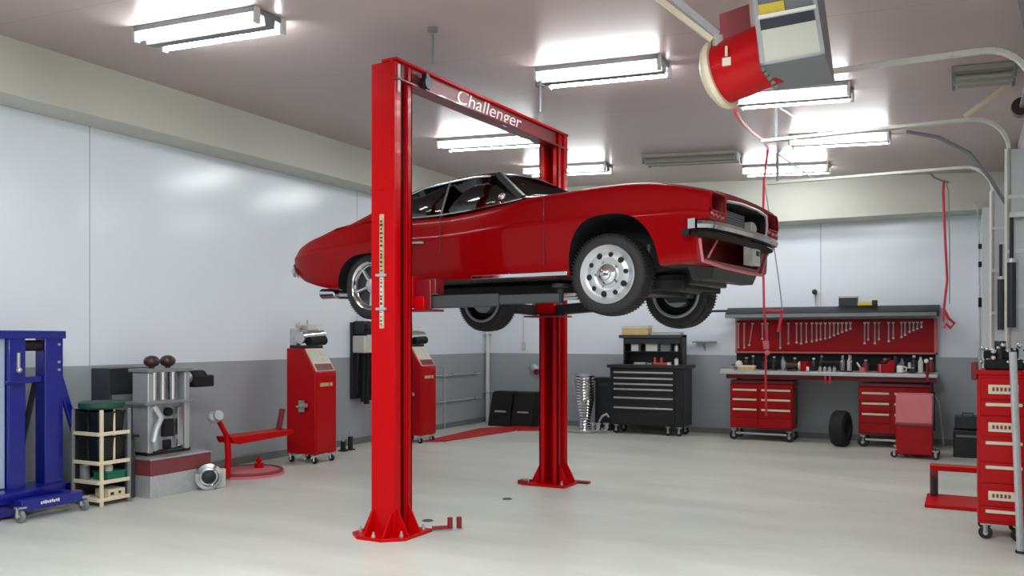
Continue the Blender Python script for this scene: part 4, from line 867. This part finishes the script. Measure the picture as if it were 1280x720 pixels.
small_box('carton', 'small tan carton at the black chest end of the workbench', 'box', bx(925), bx(946), 14.75, 14.9, 1.191, .085, 'wood', 'cream', .03)
small_box('parts_box', 'low grey parts tray at the very end of the workbench', 'box', bx(905), bx(921), 14.7, 14.9, 1.191, .05, 'lgrey', 'galv_dark', .02)
t = thing('desk_fan', 'white round fan-like lamp on the workbench beside the tan carton', 'lamp', (bx(923), 14.8, 1.191)); MB().cyl((bx(923), 15.0, 1.191), (bx(923), 15.0, 1.24), .03).build('base', M['black'], t); MB().ball((bx(923), 15.0, 1.29), .065).build('head', M['white'], t); MB().bar((bx(914), 15.0, 1.27), (bx(923), 15.0, 1.30), .03, .02).build('arm', M['black'], t)
t = thing('bench_grinder', 'brown and grey bench grinder before the red round tin', 'grinder', (bx(991), 14.9, 1.191)); g = bx(991)
MB().box(g - .08, g + .08, 14.85, 14.98, 1.191, 1.22).cyl((g - .1, 14.92, 1.28), (g + .1, 14.92, 1.28), .055).build('motor', M['brown'], t, .006)
for s in (-1, 1): MB().cyl((g + s * .1, 14.92, 1.28), (g + s * .135, 14.92, 1.28), .07).build('wheel', M['cream'] if s > 0 else M['galv_dark'], t)
t = thing('round_tin', 'bright red round tin in the middle of the workbench', 'tin', (bx(1008), 14.85, 1.191)); MB().cyl((bx(1008), 14.85, 1.191), (bx(1008), 14.85, 1.33), .08).build('body', M['chest_red'], t); MB().cyl((bx(1008), 14.85, 1.33), (bx(1008), 14.85, 1.35), .085).build('lid', M['chest_red'], t); MB().box(bx(1008) + .03, bx(1008) + .07, 14.755, 14.77, 1.2, 1.27).build('printed_mark', M['white'], t)
for i, px in enumerate((1026, 1032, 1038, 1044)):
    x = bx(px); t = thing('socket_part', 'silver machine part in a row on the workbench, %s from the red tin' % ORD[i], 'part', (x, 14.85, 1.191), 0, 'silver parts in a row on the workbench')
    MB().cyl((x, 14.85, 1.191), (x, 14.85, 1.26), .028, n=14).build('body', M['steel'], t); MB().cyl((x, 14.85, 1.26), (x, 14.85, 1.28), .018, n=12).build('collar', M['chrome'], t)
t = thing('tool_rail', 'dark wrench rack lying above the silver parts on the workbench', 'rack', (bx(1036), 15.1, 1.191)); MB().box(bx(1022), bx(1050), 15.05, 15.1, 1.33, 1.36).build('rail', M['charcoal'], t); [MB().box(bx(q_), bx(q_ + 1), 15.05, 15.1, 1.191, 1.33).build('post', M['charcoal'], t) for q_ in (1023, 1048)]
t = thing('chrome_stand', 'twin chrome upright stand on the workbench', 'stand', (bx(1058), 14.9, 1.191)); MB().box(bx(1051), bx(1066), 14.86, 14.96, 1.191, 1.21).build('base', M['charcoal'], t)
for px in (1053, 1064): MB().cyl((bx(px), 14.9, 1.21), (bx(px), 14.9, 1.46), .013).ball((bx(px), 14.9, 1.36), .03).build('upright', M['chrome'], t)
t = thing('valve_wheel', 'pink and white valve body on the workbench beside the chrome stand', 'valve', (bx(1079), 14.85, 1.191)); MB().cyl((bx(1079), 14.85, 1.191), (bx(1079), 14.85, 1.27), .05).build('body', M['pink'], t); MB().bar((bx(1076), 14.85, 1.27), (bx(1072), 14.85, 1.35), .025, .025).build('lever', M['white'], t)
t = thing('red_toolbox', 'red angular toolbox on the workbench towards the cords', 'toolbox', (bx(1108), 14.85, 1.191)); a, b = bx(1098), bx(1119)
MB().prism([(a, 1.191), (b, 1.191), (b + .0, 1.38), (b - .06, 1.39), (a + .12, 1.32), (a, 1.33)], 'y', 14.78, 14.95).build('body', M['chest_red'], t, .008); MB().box(a + .03, a + .05, 14.765, 14.78, 1.191, 1.33).build('latch', M['pink'], t); MB().bar((a + .05, 14.86, 1.36), (b - .07, 14.86, 1.42), .02, .02).build('handle', M['chest_red'], t)
t = thing('white_jug', 'white plastic jug on the workbench past the red toolbox', 'jug', (bx(1126), 14.85, 1.191)); x = bx(1126)
MB().box(x - .055, x + .045, 14.8, 14.9, 1.191, 1.31).build('body', M['white'], t, .02); MB().cyl((x - .02, 14.85, 1.31), (x - .02, 14.85, 1.335), .02).build('cap', M['grey'], t); MB().tube([(x + .045, 14.85, 1.22), (x + .085, 14.85, 1.23), (x + .085, 14.85, 1.28), (x + .04, 14.85, 1.29)], .012).build('handle', M['white'], t)
t = thing('bench_vise', 'dark grey bench vise on the workbench past the white jug', 'vise', (bx(1142), 14.85, 1.191)); x = bx(1141)
MB().cyl((x, 14.85, 1.191), (x, 14.85, 1.22), .06).box(x - .04, x + .04, 14.8, 14.92, 1.22, 1.33).build('body', M['gunmetal'], t, .01); MB().box(x - .06, x - .02, 14.74, 14.8, 1.27, 1.36).build('jaw', M['steel'], t, .006); MB().cyl((x - .04, 14.68, 1.28), (x - .04, 14.76, 1.28), .01).cyl((x - .11, 14.69, 1.28), (x + .03, 14.69, 1.28), .008).build('handle', M['steel'], t)
t = thing('clamp_lamp', 'red and white clamp lamp at the cord end of the workbench', 'lamp', (bx(1160), 14.8, 1.191)); x = bx(1160)
MB().cyl((x, 14.59, 1.09), (x, 14.59, 1.36), .018).build('stem', M['dark_red'], t); MB().ball((x - .01, 14.59, 1.39), .035).build('bulb', M['white'], t); MB().box(x - .03, x + .03, 14.57, 14.66, 1.191, 1.22).build('clamp', M['dark_red'], t, .005)
# on the canopy
small_box('parts_box', 'speckled black and white carton on top of the bench canopy', 'box', atY(1049, 380, 15.2).x, atY(1072, 380, 15.2).x, 15.13, 15.3, 2.271, .17, 'charcoal', 'lgrey', .03)
t = thing('yellow_level', 'yellow bar tool with a black end lying on the bench canopy', 'tool', (atY(1080, 380, 15.2).x, 15.1, 2.271)); a, b = atY(1072, 380, 15.06).x, atY(1090, 380, 15.06).x
MB().box(a, b, 15.05, 15.11, 2.271, 2.33).build('body', M['yellow'], t, .01); MB().box(b, b + .08, 15.04, 15.12, 2.271, 2.36).build('end_block', M['black'], t, .01)
x = atY(1015, 380, 15.2).x
t = thing('wall_tap', 'small dark valve on the wall above the bench canopy', 'valve', (x, YB, 2.5)); MB().cyl((x, YB - .12, 2.52), (x, YB, 2.52), .03).ball((x, YB - .12, 2.54), .045).build('body', M['charcoal'], t); MB().cyl((x, YB - .03, 2.27), (x, YB - .03, 2.5), .01).build('thin_pipe', M['lgrey'], t)

# ---- red rolling chests under the bench
def red_chest(x0, label):
    t = thing('rolling_chest', label, 'tool chest', (x0 + .52, 15.0, 0), 0, 'red drawer chests under the workbench')
    x1 = x0 + 1.04; y0, y1 = 14.78, 15.28
    MB().box(x0, x1, y0, y1, .21, .96).build('body', M['chest_red'], t, .012)
    MB().box(x0, x1, y0 + .03, y1, .96, 1.02).build('lid', M['dark_red'], t, .01)
    xm = x0 + .47
    for (a, b) in ((x0 + .02, xm), (xm + .03, x1 - .02)):
        pz = .90
        for z in (.735, .565, .39, .23):
            d_ = MB().box(a, b, y0 - .015, y0, z, pz - .012).build('drawer', M['chest_red'], t, .004)
            if z > .3: MB().box(a + .03, b - .02, y0 - .03, y0 - .013, pz - .055, pz - .022).build('handle', M['cream'], d_, .003)
            pz = z
    MB().bar((x0 + .1, y0 + .02, .12), (x1 - .1, y0 + .02, .12), .03, .03).build('axle_bar', M['steel'], t)
    for x in (x0 + .06, x1 - .06):
        for y in (y0 + .03, y1 - .05): caster(t, x, y, .075)
    MB().tube([(x1 + .0, y0 + .08, .9), (x1 + .05, y0 + .08, .9), (x1 + .05, y0 + .08, .3), (x1 + .0, y0 + .08, .3)], .012).build('side_handle', M['charcoal'], t)
    return t
r1 = red_chest(-3.56, 'red rolling drawer chest under the workbench beside the black tool chest')
r2 = copy_tree(r1); r2.location.x += 2.06; r2['label'] = 'red rolling drawer chest under the workbench half hidden by the pale-topped red cart'
# red cart in front; its pink upper section is painted reflection
t = thing('parts_washer', 'red cart with reflections painted pink over its lid standing before the second red chest', 'cart', (-.64, 13.9, 0))
MB().box(-.88, -.40, 13.62, 14.2, .06, .50).build('body', M['chest_red'], t, .012)
MB().quadbox([(-.88, 13.60, .50), (-.40, 13.60, .50), (-.40, 14.2, .50), (-.88, 14.2, .50), (-.88, 13.66, .92), (-.40, 13.66, .92), (-.40, 14.2, .92), (-.88, 14.2, .92)]).build('hood', M['pink'], t, .012)
MB().box(-.885, -.395, 13.59, 13.62, .485, .52).build('trim_strip', M['maroon'], t)
for x in (-.90, -.36): caster(t, x, 13.66, .05); caster(t, x, 14.1, .05)
MB().tube([(-.38, 14.15, .88), (-.33, 14.1, .80), (-.26, 13.9, .2)], .010).build('push_handle', M['grey'], t)
# tyre on the floor
t = thing('spare_tyre', 'small black tyre standing on the floor between the two red chests', 'tyre', (-1.86, 14.75, 0))
ax = Vector((.98, -.2, 0)).normalized(); c = Vector((-1.76, 14.7, .285))
MB().lathe(c, ax, [(-.11, .16), (-.12, .22), (-.10, .27), (-.05, .285), (.05, .285), (.10, .27), (.12, .22), (.11, .16)], 48, closed=True).build('casing', M['rubber'], t, angle=50)
g = MB(); d, u, v, _ = frame((0, 0, 0), ax)
for k in range(40):
    a = 2 * PI * k / 40; e = u * math.cos(a) + v * math.sin(a); g.bar(c + e * .283 - ax * .07, c + e * .283 + ax * .07, .014, .012)
g.build('tread', M['rubber'], t); MB().lathe(c, ax, [(-.05, .16), (.0, .15), (.02, .05), (.02, 0)], 30).build('hub', M['black'], t)
# black crates by the corner column
t = thing('stacked_case', 'black two-tier case on the floor beside the corner column', 'case', (.02, 14.3, 0))
MB().box(-.14, .22, 14.1, 14.5, 0, .40).build('lower_box', M['black'], t, .015); MB().box(-.12, .20, 14.12, 14.48, .41, .60).build('upper_box', M['charcoal'], t, .02); MB().tube([(-.02, 14.12, .6), (-.02, 14.12, .65), (.12, 14.12, .65), (.12, 14.12, .6)], .012).build('handle', M['gunmetal'], t); MB().box(-.1, .18, 14.085, 14.1, .3, .33).build('latch_strip', M['grey'], t)
# low red floor stand
t = thing('wheel_dolly', 'low red steel stand on the floor before the tall red tool chest', 'stand', (-.05, 10.1, 0))
MB().box(-.36, .32, 9.78, 10.5, .0, .035).build('floor_plate', M['lift_red'], t, .006)
MB().box(-.33, -.25, 10.42, 10.5, .035, .33).build('post', M['dark_red'], t, .008)
MB().box(-.33, .32, 10.40, 10.48, .30, .37).build('top_bar', M['lift_red'], t, .008)
MB().box(-.33, .32, 10.395, 10.40, .355, .368).build('orange_edge', M['orange'], t)  # thin orange strip along the bar's upper edge
MB().cyl((-.29, 10.36, .04), (-.29, 10.36, .24), .03).build('spring_post', M['charcoal'], t)
# tall red tool chest
t = thing('tall_tool_chest', 'tall narrow red tool chest on casters beside the overhead door', 'tool chest', (.28, 8.7, 0))
X0, X1, Y0, Y1 = .105, .47, 8.46, 9.0
MB().box(X0, X1, Y0, Y1, .14, 1.44).build('body', M['cab_red'], t, .012)
MB().box(X0 - .012, X1 + .0, Y0 - .02, Y1, 1.43, 1.47).build('top_rim', M['cab_red'], t, .006)
MB().box(X0 - .05, X0, Y0 + .02, Y0 + .2, 1.38, 1.54).build('side_bracket', M['dark_red'], t, .01)
zb_ = [(1.22, 1.40), (1.08, 1.21), (.90, 1.07), (.68, .88), (.50, .67), (.30, .49), (.17, .29)]
for i, (a, b) in enumerate(zb_):
    d_ = MB().box(X0 + .02, X1 - .01, Y0 - .012, Y0, a, b).build('drawer', M['cab_red'], t, .004)
    if i in (0, 2, 5):
        MB().box(X0 + .08, X1 - .06, Y0 - .02, Y0 - .011, (a + b) / 2 - .045, (a + b) / 2 + .035).build('label_plate', M['cream'], d_, .003)
        mb = MB()
        for k in range(5): mb.box(X0 + .11 + k * .03, X0 + .11 + k * .03 + .018, Y0 - .023, Y0 - .019, (a + b) / 2 - .02, (a + b) / 2 + .012)
        mb.build('printed_mark', M['maroon'], d_)
    else:
        MB().box(X0 + .06, X1 - .03, Y0 - .032, Y0 - .011, b - .05, b - .022).build('handle', M['cream'], d_, .004)
for (x, y) in ((X0 + .06, Y0 + .06), (X1 - .06, Y0 + .06), (X0 + .06, Y1 - .06), (X1 - .06, Y1 - .06)): caster(t, x, y, .055)
# engine parts on it
t = thing('carburettor', 'black and chrome engine part heap with bolts on the tall red chest', 'engine part', (.28, 8.7, 1.471))
MB().box(.16, .46, 8.50, 8.9, 1.471, 1.56).cyl((.2, 8.6, 1.56), (.2, 8.6, 1.64), .05).cyl((.36, 8.6, 1.56), (.36, 8.6, 1.66), .06).build('body', M['matt_black'], t, .015)
for k in range(18): MB().ball((.14 + .32 * (k % 9) / 8 + random.uniform(-.01, .01), random.uniform(8.47, 8.56), (1.55 if k < 9 else 1.66) + random.uniform(-.03, .03)), random.uniform(.014, .026), n=10).build('chrome_fitting', M['chrome'], t)
MB().cyl((.12, 8.5, 1.471), (.12, 8.5, 1.72), .012).build('rod', M['chrome'], t)
MB().cyl((.28, 8.62, 1.56), (.28, 8.62, 1.72), .045).build('filter', M['charcoal'], t)

# ------------------------------------------------------------------ overhead door tracks
def track(Y, xend, zt, label, xv=.46):
    R = .34
    pts = [(xend, Y, zt)] + [(xv - R - .2, Y, zt)] + [(xv - R + R * math.sin(a), Y, zt - R + R * math.cos(a)) for a in [PI / 2 * k / 10 for k in range(11)]] + [(xv, Y, 0.02)]
    t = thing('door_track', label, 'door track', (xv, Y, 0), 0, 'galvanised overhead door tracks')
    mb = MB()
    for p, q in zip(pts, pts[1:]): mb.bar(p, q, .075, .035) if (Vector(q) - Vector(p)).length > .02 else None
    mb.build('rail', M['lgrey'], t, .004)
    MB().box(xv + .02, XR, Y - .03, Y + .03, .0, zt - .35).build('mounting_angle', M['silver'], t)
    for k in range(6): MB().box(xv - .02, XR, Y - .04, Y + .05, .4 + k * .55, .44 + k * .55).build('track_bracket', M['steel'], t)
    xh = xend + .15
    if Y > 8: MB().bar((xh, Y + .02, zt), (xh + .0, Y + .02, ceil_z(xh)), .03, .03).bar((xh, Y + .02, ceil_z(xh)), (xh + .5, Y + .02, zt + .02), .02, .02).build('hanger', M['galv_dark'], t)
    return t
track(12.80, -2.55, 4.0, 'galvanised overhead door track nearest the end wall', .33)
track(10.02, -2.05, 4.0, 'galvanised overhead door track beyond the hanging drum', .40)
track(7.66, -.98, 4.0, 'galvanised overhead door track beside the hanging drum')
for (Y, lab) in ((12.7, 'slim black spring tube beside the far door track'), (9.9, 'slim black spring tube above the tall red chest')):
    t = thing('door_spring', lab, 'spring', (.40, Y, 1.9)); MB().cyl((.42, Y, 1.85), (.42, Y, 2.5), .04).build('tube', M['charcoal'], t); MB().cyl((.42, Y, 2.5), (.42, Y, 2.95), .018).build('rod', M['black'], t)
    MB().cyl((.42, Y, 2.5), (.42, Y, 2.54), .05).box(.40, XR, Y - .03, Y + .03, 2.95, 3.0).build('end_bracket', M['steel'], t)
# near slanting pole
t = thing('leaning_pole', 'silver pole standing close beside the tall red chest', 'pole', (.4, 7.6, 0))
a = D(1276, 690, 6.95); b = D(1266, 440, 6.95)
MB().tube([a - Vector((0, 0, a.z)), b], .028).build('pole_tube', M['galv'], t); MB().cyl(a - Vector((0, 0, a.z)), a - Vector((0, 0, a.z - .02)), .04).build('foot', M['rubber'], t)
# curved diagonal cable tube between tracks, torsion hardware
t = thing('curved_conduit', 'grey curved conduit bending down beside the door tracks', 'conduit', (.3, 11.2, 2.6))
MB().tube([(-.55, 10.2, 3.98), (-.25, 10.25, 3.9), (.05, 10.35, 3.72), (.25, 10.5, 3.45), (.4, 10.7, 3.2), (.5, 10.8, 3.1)], .02).build('conduit_tube', M['grey'], t); MB().box(.46, XR, 10.72, 10.86, 3.05, 3.2).build('box', M['grey'], t, .005)
t = thing('ceiling_brace', 'pale flat brace dropping from the ceiling to the nearest door track', 'brace', (.4, 7.2, 4.0))
MB().bar((.16, 5.2, ceil_z(.16) - .01), (.48, 7.55, 4.0), .12, .02).build('strap', M['grey'], t, .003); MB().box(.08, .26, 5.1, 5.3, ceil_z(.2) - .03, ceil_z(.2)).build('foot_plate', M['steel'], t)
t = thing('torsion_shaft', 'dark torsion shaft with a cable drum above the overhead door', 'shaft', (.4, 9.0, 4.05))
MB().cyl((.50, 7.9, 4.02), (.50, 9.9, 4.02), .02).build('shaft', M['galv_dark'], t); MB().cyl((.50, 9.75, 4.02), (.50, 9.88, 4.02), .09).build('cable_drum', M['brown'], t); MB().bar((-.0, 9.95, 4.02), (.42, 9.9, 4.3), .04, .04).build('drum_arm', M['cream'], t)

# ------------------------------------------------------------------ hanging red drum heater
t = thing('hanging_drum_heater', 'ceiling-hung red drum unit with a boxy grey housing and cream end cap', 'heater', (-1.1, 5.8, 3.45))
f0, f1 = 5.5, 6.1
c8 = [D(950, 83, f0), D(1030, 68, f0), D(1044, 104, f1), D(967, 114, f1), D(934, -60, f0), D(1008, -75, f0), D(1026, -35, f1), D(950, -25, f1)]
hb = MB().quadbox(c8).build('housing', M['grey'], t, .008)
def fp(u, v, off=-.012):
    A, B, Cc, Dd = c8[0], c8[1], c8[5], c8[4]; n = (B - A).cross(Dd - A).normalized()
    if n.y > 0: n = -n
    return A.lerp(B, u).lerp(Dd.lerp(Cc, u), v) + n * (-off)
def panel(u0, u1, v0, v1, m, name, th=.012):
    a = [fp(u0, v0, -.0), fp(u1, v0, -.0), fp(u1, v1, -.0), fp(u0, v1, -.0)]; b_ = [fp(u0, v0, -th), fp(u1, v0, -th), fp(u1, v1, -th), fp(u0, v1, -th)]
    return MB().quadbox([a[0], a[1], b_[1], b_[0], a[3], a[2], b_[2], b_[3]]).build(name, M[m], hb)
panel(.06, .95, .02, .30, 'soffit', 'front_panel')
panel(.06, .95, .30, .40, 'gunmetal', 'shelf_band', .006)
panel(.04, .96, .395, .425, 'white', 'shelf_lip', .03)
panel(.04, .48, .425, .52, 'yellow', 'yellow_label', .014)
panel(.5, .95, .43, .62, 'grey', 'upper_panel', .006)
panel(.0, .06, .0, 1, 'silver', 'corner_post', .02); panel(.94, 1, .0, 1, 'silver', 'corner_post', .02); panel(0, 1, .0, .02, 'silver', 'lower_lip', .02)
R0 = .215
da, db = D(900, 94, 6.12), D(968, 65, 5.86); axd = (db - da).normalized()
MB().cyl(da, db, R0, n=48).build('drum', M['cab_red'], t, .01)
MB().lathe(da, -axd, [(-.03, R0 + .03), (.0, R0 + .035), (.03, R0 + .02), (.07, R0 * .8), (.095, R0 * .4), (.10, 0)], 48).build('end_cap', M['cream'], t)
for k in range(5):
    q = D(955 + k * 4, 88 + k * 5.5, 5.50)
    MB().cyl(q, q + Vector((0, -.02, 0)), .014, n=10).build('bolt', M['green'], t)
q = D(908, 76, 5.84)
MB().box(q.x - .03, q.x + .03, q.y, q.y + .05, q.z - .03, q.z + .025).tube([q + Vector((-.0, 0, .03)), q + Vector((0, .0, .1))], .01).build('latch', M['cream'], t, .004)
top = D(838, -4, 5.9); top = top + (top - D(897, 44, 5.7)) * .6
MB().bar(top, D(897, 44, 6.0), .045, .05).build('support_arm', M['galv'], t, .004)
MB().bar(top + Vector((-.02, 0, -.07)), D(890, 50, 5.95), .03, .035).build('flue_rod', M['cream'], t)
MB().bar(D(897, 44, 6.0), D(898, 72, 6.0), .06, .05).build('arm_bracket', M['lgrey'], t, .004)
MB().quadbox([D(900, 66, 6.2), D(940, 50, 6.2), D(940, 50, 6.4), D(900, 66, 6.4), D(899, 18, 6.2), D(936, 5, 6.2), D(936, 5, 6.4), D(899, 18, 6.4)]).build('rear_box', M['pink'], t, .006)
for u in (.2, .8):
    p = c8[4].lerp(c8[5], u).lerp(c8[7].lerp(c8[6], u), .5); MB().cyl(p - Vector((0, 0, .02)), (p.x, p.y, ceil_z(p.x)), .012).build('hanger_rod', M['steel'], t)
# hoses
t = thing('red_air_hose', 'red hose swagging from the hanging drum to the track and down to the bench', 'hose', (-2.3, 12.3, .6))
h = [D(919, 138, 6.1), D(926, 152, 7), D(938, 164, 9), D(952, 174, 11.2), D(960, 186, 12.0), D(955, 226, 12.2), D(954, 262, 12.3), D(954, 330, 12.3), D(955, 385, 12.3), D(958, 420, 12.3), D(957, 470, 12.3), D(958, 520, 12.3)]
MB().tube(h, .016).build('hose', M['rope'], t)
MB().tube([D(957, 388, 12.3), D(968, 389, 12.35), D(978, 388, 12.4), D(976, 400, 12.4), D(973, 415, 12.4)], .022).build('branch', M['rope'], t)
MB().cyl(D(957, 426, 12.28), D(958, 436, 12.28), .04).ball(D(959, 441, 12.28), .04).build('coupling', M['pink'], t)
t = thing('hanging_rope', 'thin grey rope hanging beside the red hose', 'cord', (-2.1, 12.4, 2)); MB().tube([D(955, 225, 12.3), D(962, 270, 12.35), D(972, 340, 12.4), D(976, 370, 12.4), D(978, 388, 12.4)], .008).build('cord_line', M['galv_dark'], t)
t = thing('hanging_rope', 'red rope hanging from the far track to a knot beside the bench', 'cord', (-.2, 13.1, 1.9))
MB().tube([D(1180, 226, 12.2), D(1179, 240, 12.2), D(1181, 290, 12.2), D(1184, 350, 12.2), D(1180, 385, 12.2), D(1179, 402, 12.2)], .017).build('cord_line', M['rope'], t)
MB().tube([D(1179, 385, 12.2), D(1186, 398, 12.2), D(1193, 404, 12.2), D(1188, 410, 12.2), D(1182, 404, 12.2), D(1180, 410, 12.2)], .02).build('knot', M['rope'], t)
MB().tube([D(1182, 226, 12.2), D(1186, 240, 12.2), D(1187, 300, 12.2), D(1187, 380, 12.2)], .007).build('thin_line', M['galv_dark'], t)
t = thing('cord_bracket', 'small curved bracket holding the red cord on the far door track', 'bracket', (-.3, 12.7, 3.8)); MB().tube([D(1161, 215, 12.1), D(1168, 222, 12.15), D(1178, 226, 12.2), D(1186, 228, 12.2)], .015).build('bracket_arm', M['galv_dark'], t)
t = thing('chain_hoist', 'thin hanging chain with black blocks beside the corner column', 'chain', (.2, 14.5, 1.7))
MB().tube([D(1217, 252, 13.0), D(1222, 262, 13.0), D(1224, 300, 13.0), D(1225, 430, 13.0)], .012).build('chain_line', M['galv'], t)
for (y0, y1) in ((305, 311), (327, 334), (372, 384)): MB().cyl(D(1225, y0, 12.97), D(1225, y1, 12.97), .024).build('block', M['matt_black'], t)
# floor covers
for (px, py, lab) in ((529, 650.5, 'small dark floor cover beside the near lift base'), (629, 623.5, 'small dark floor cover before the far lift base')):
    p = G(px, py); p.x += .05
    t = thing('floor_cover', lab, 'floor cover', (p.x, p.y, 0)); MB().cyl((p.x, p.y, 0), (p.x, p.y, .006), .055, n=24).build('ring', M['grey'], t); MB().cyl((p.x, p.y, .006), (p.x, p.y, .009), .045, n=24).build('cap', M['gunmetal'], t)

# ------------------------------------------------------------------ camera, light
cam = bpy.data.cameras.new('camera'); co = bpy.data.objects.new('camera', cam); C.objects.link(co)
co.location = (0, 0, CH); co.rotation_euler = (PI / 2, 0, TH); cam.sensor_width = 36; cam.lens = FPX / 1280 * 36; cam.shift_y = (HOR - 360) / 1280; cam.clip_end = 200
sc = bpy.context.scene; sc.camera = co
w = bpy.data.worlds.new('daylight'); sc.world = w; w.use_nodes = True
w.node_tree.nodes['Background'].inputs[0].default_value = (.93, .97, 1, 1); w.node_tree.nodes['Background'].inputs[1].default_value = 1.5
for k, (x, y, en) in enumerate(((-6.4, .6, 35), (-2.2, .8, 130), (-1.5, 2.4, 170), (-4.6, 2.6, 35))):   # added fill lamps out of view under the ceiling, to even out the light
    al = bpy.data.lights.new('fill_lamp', 'AREA'); al.shape = 'RECTANGLE'; al.size = 1.4; al.size_y = .35; al.energy = en; al.color = (.97, .985, 1)
    ao = bpy.data.objects.new('fill_lamp', al); C.objects.link(ao); ao.location = (x, y, ceil_z(x) - .12)
sc.view_settings.view_transform = 'Standard'; sc.view_settings.look = 'None'; sc.view_settings.gamma = 1; sc.view_settings.use_curve_mapping = False
sc.view_settings.exposure = 0.5
sc.cycles.use_denoising = True; sc.cycles.max_bounces = 8
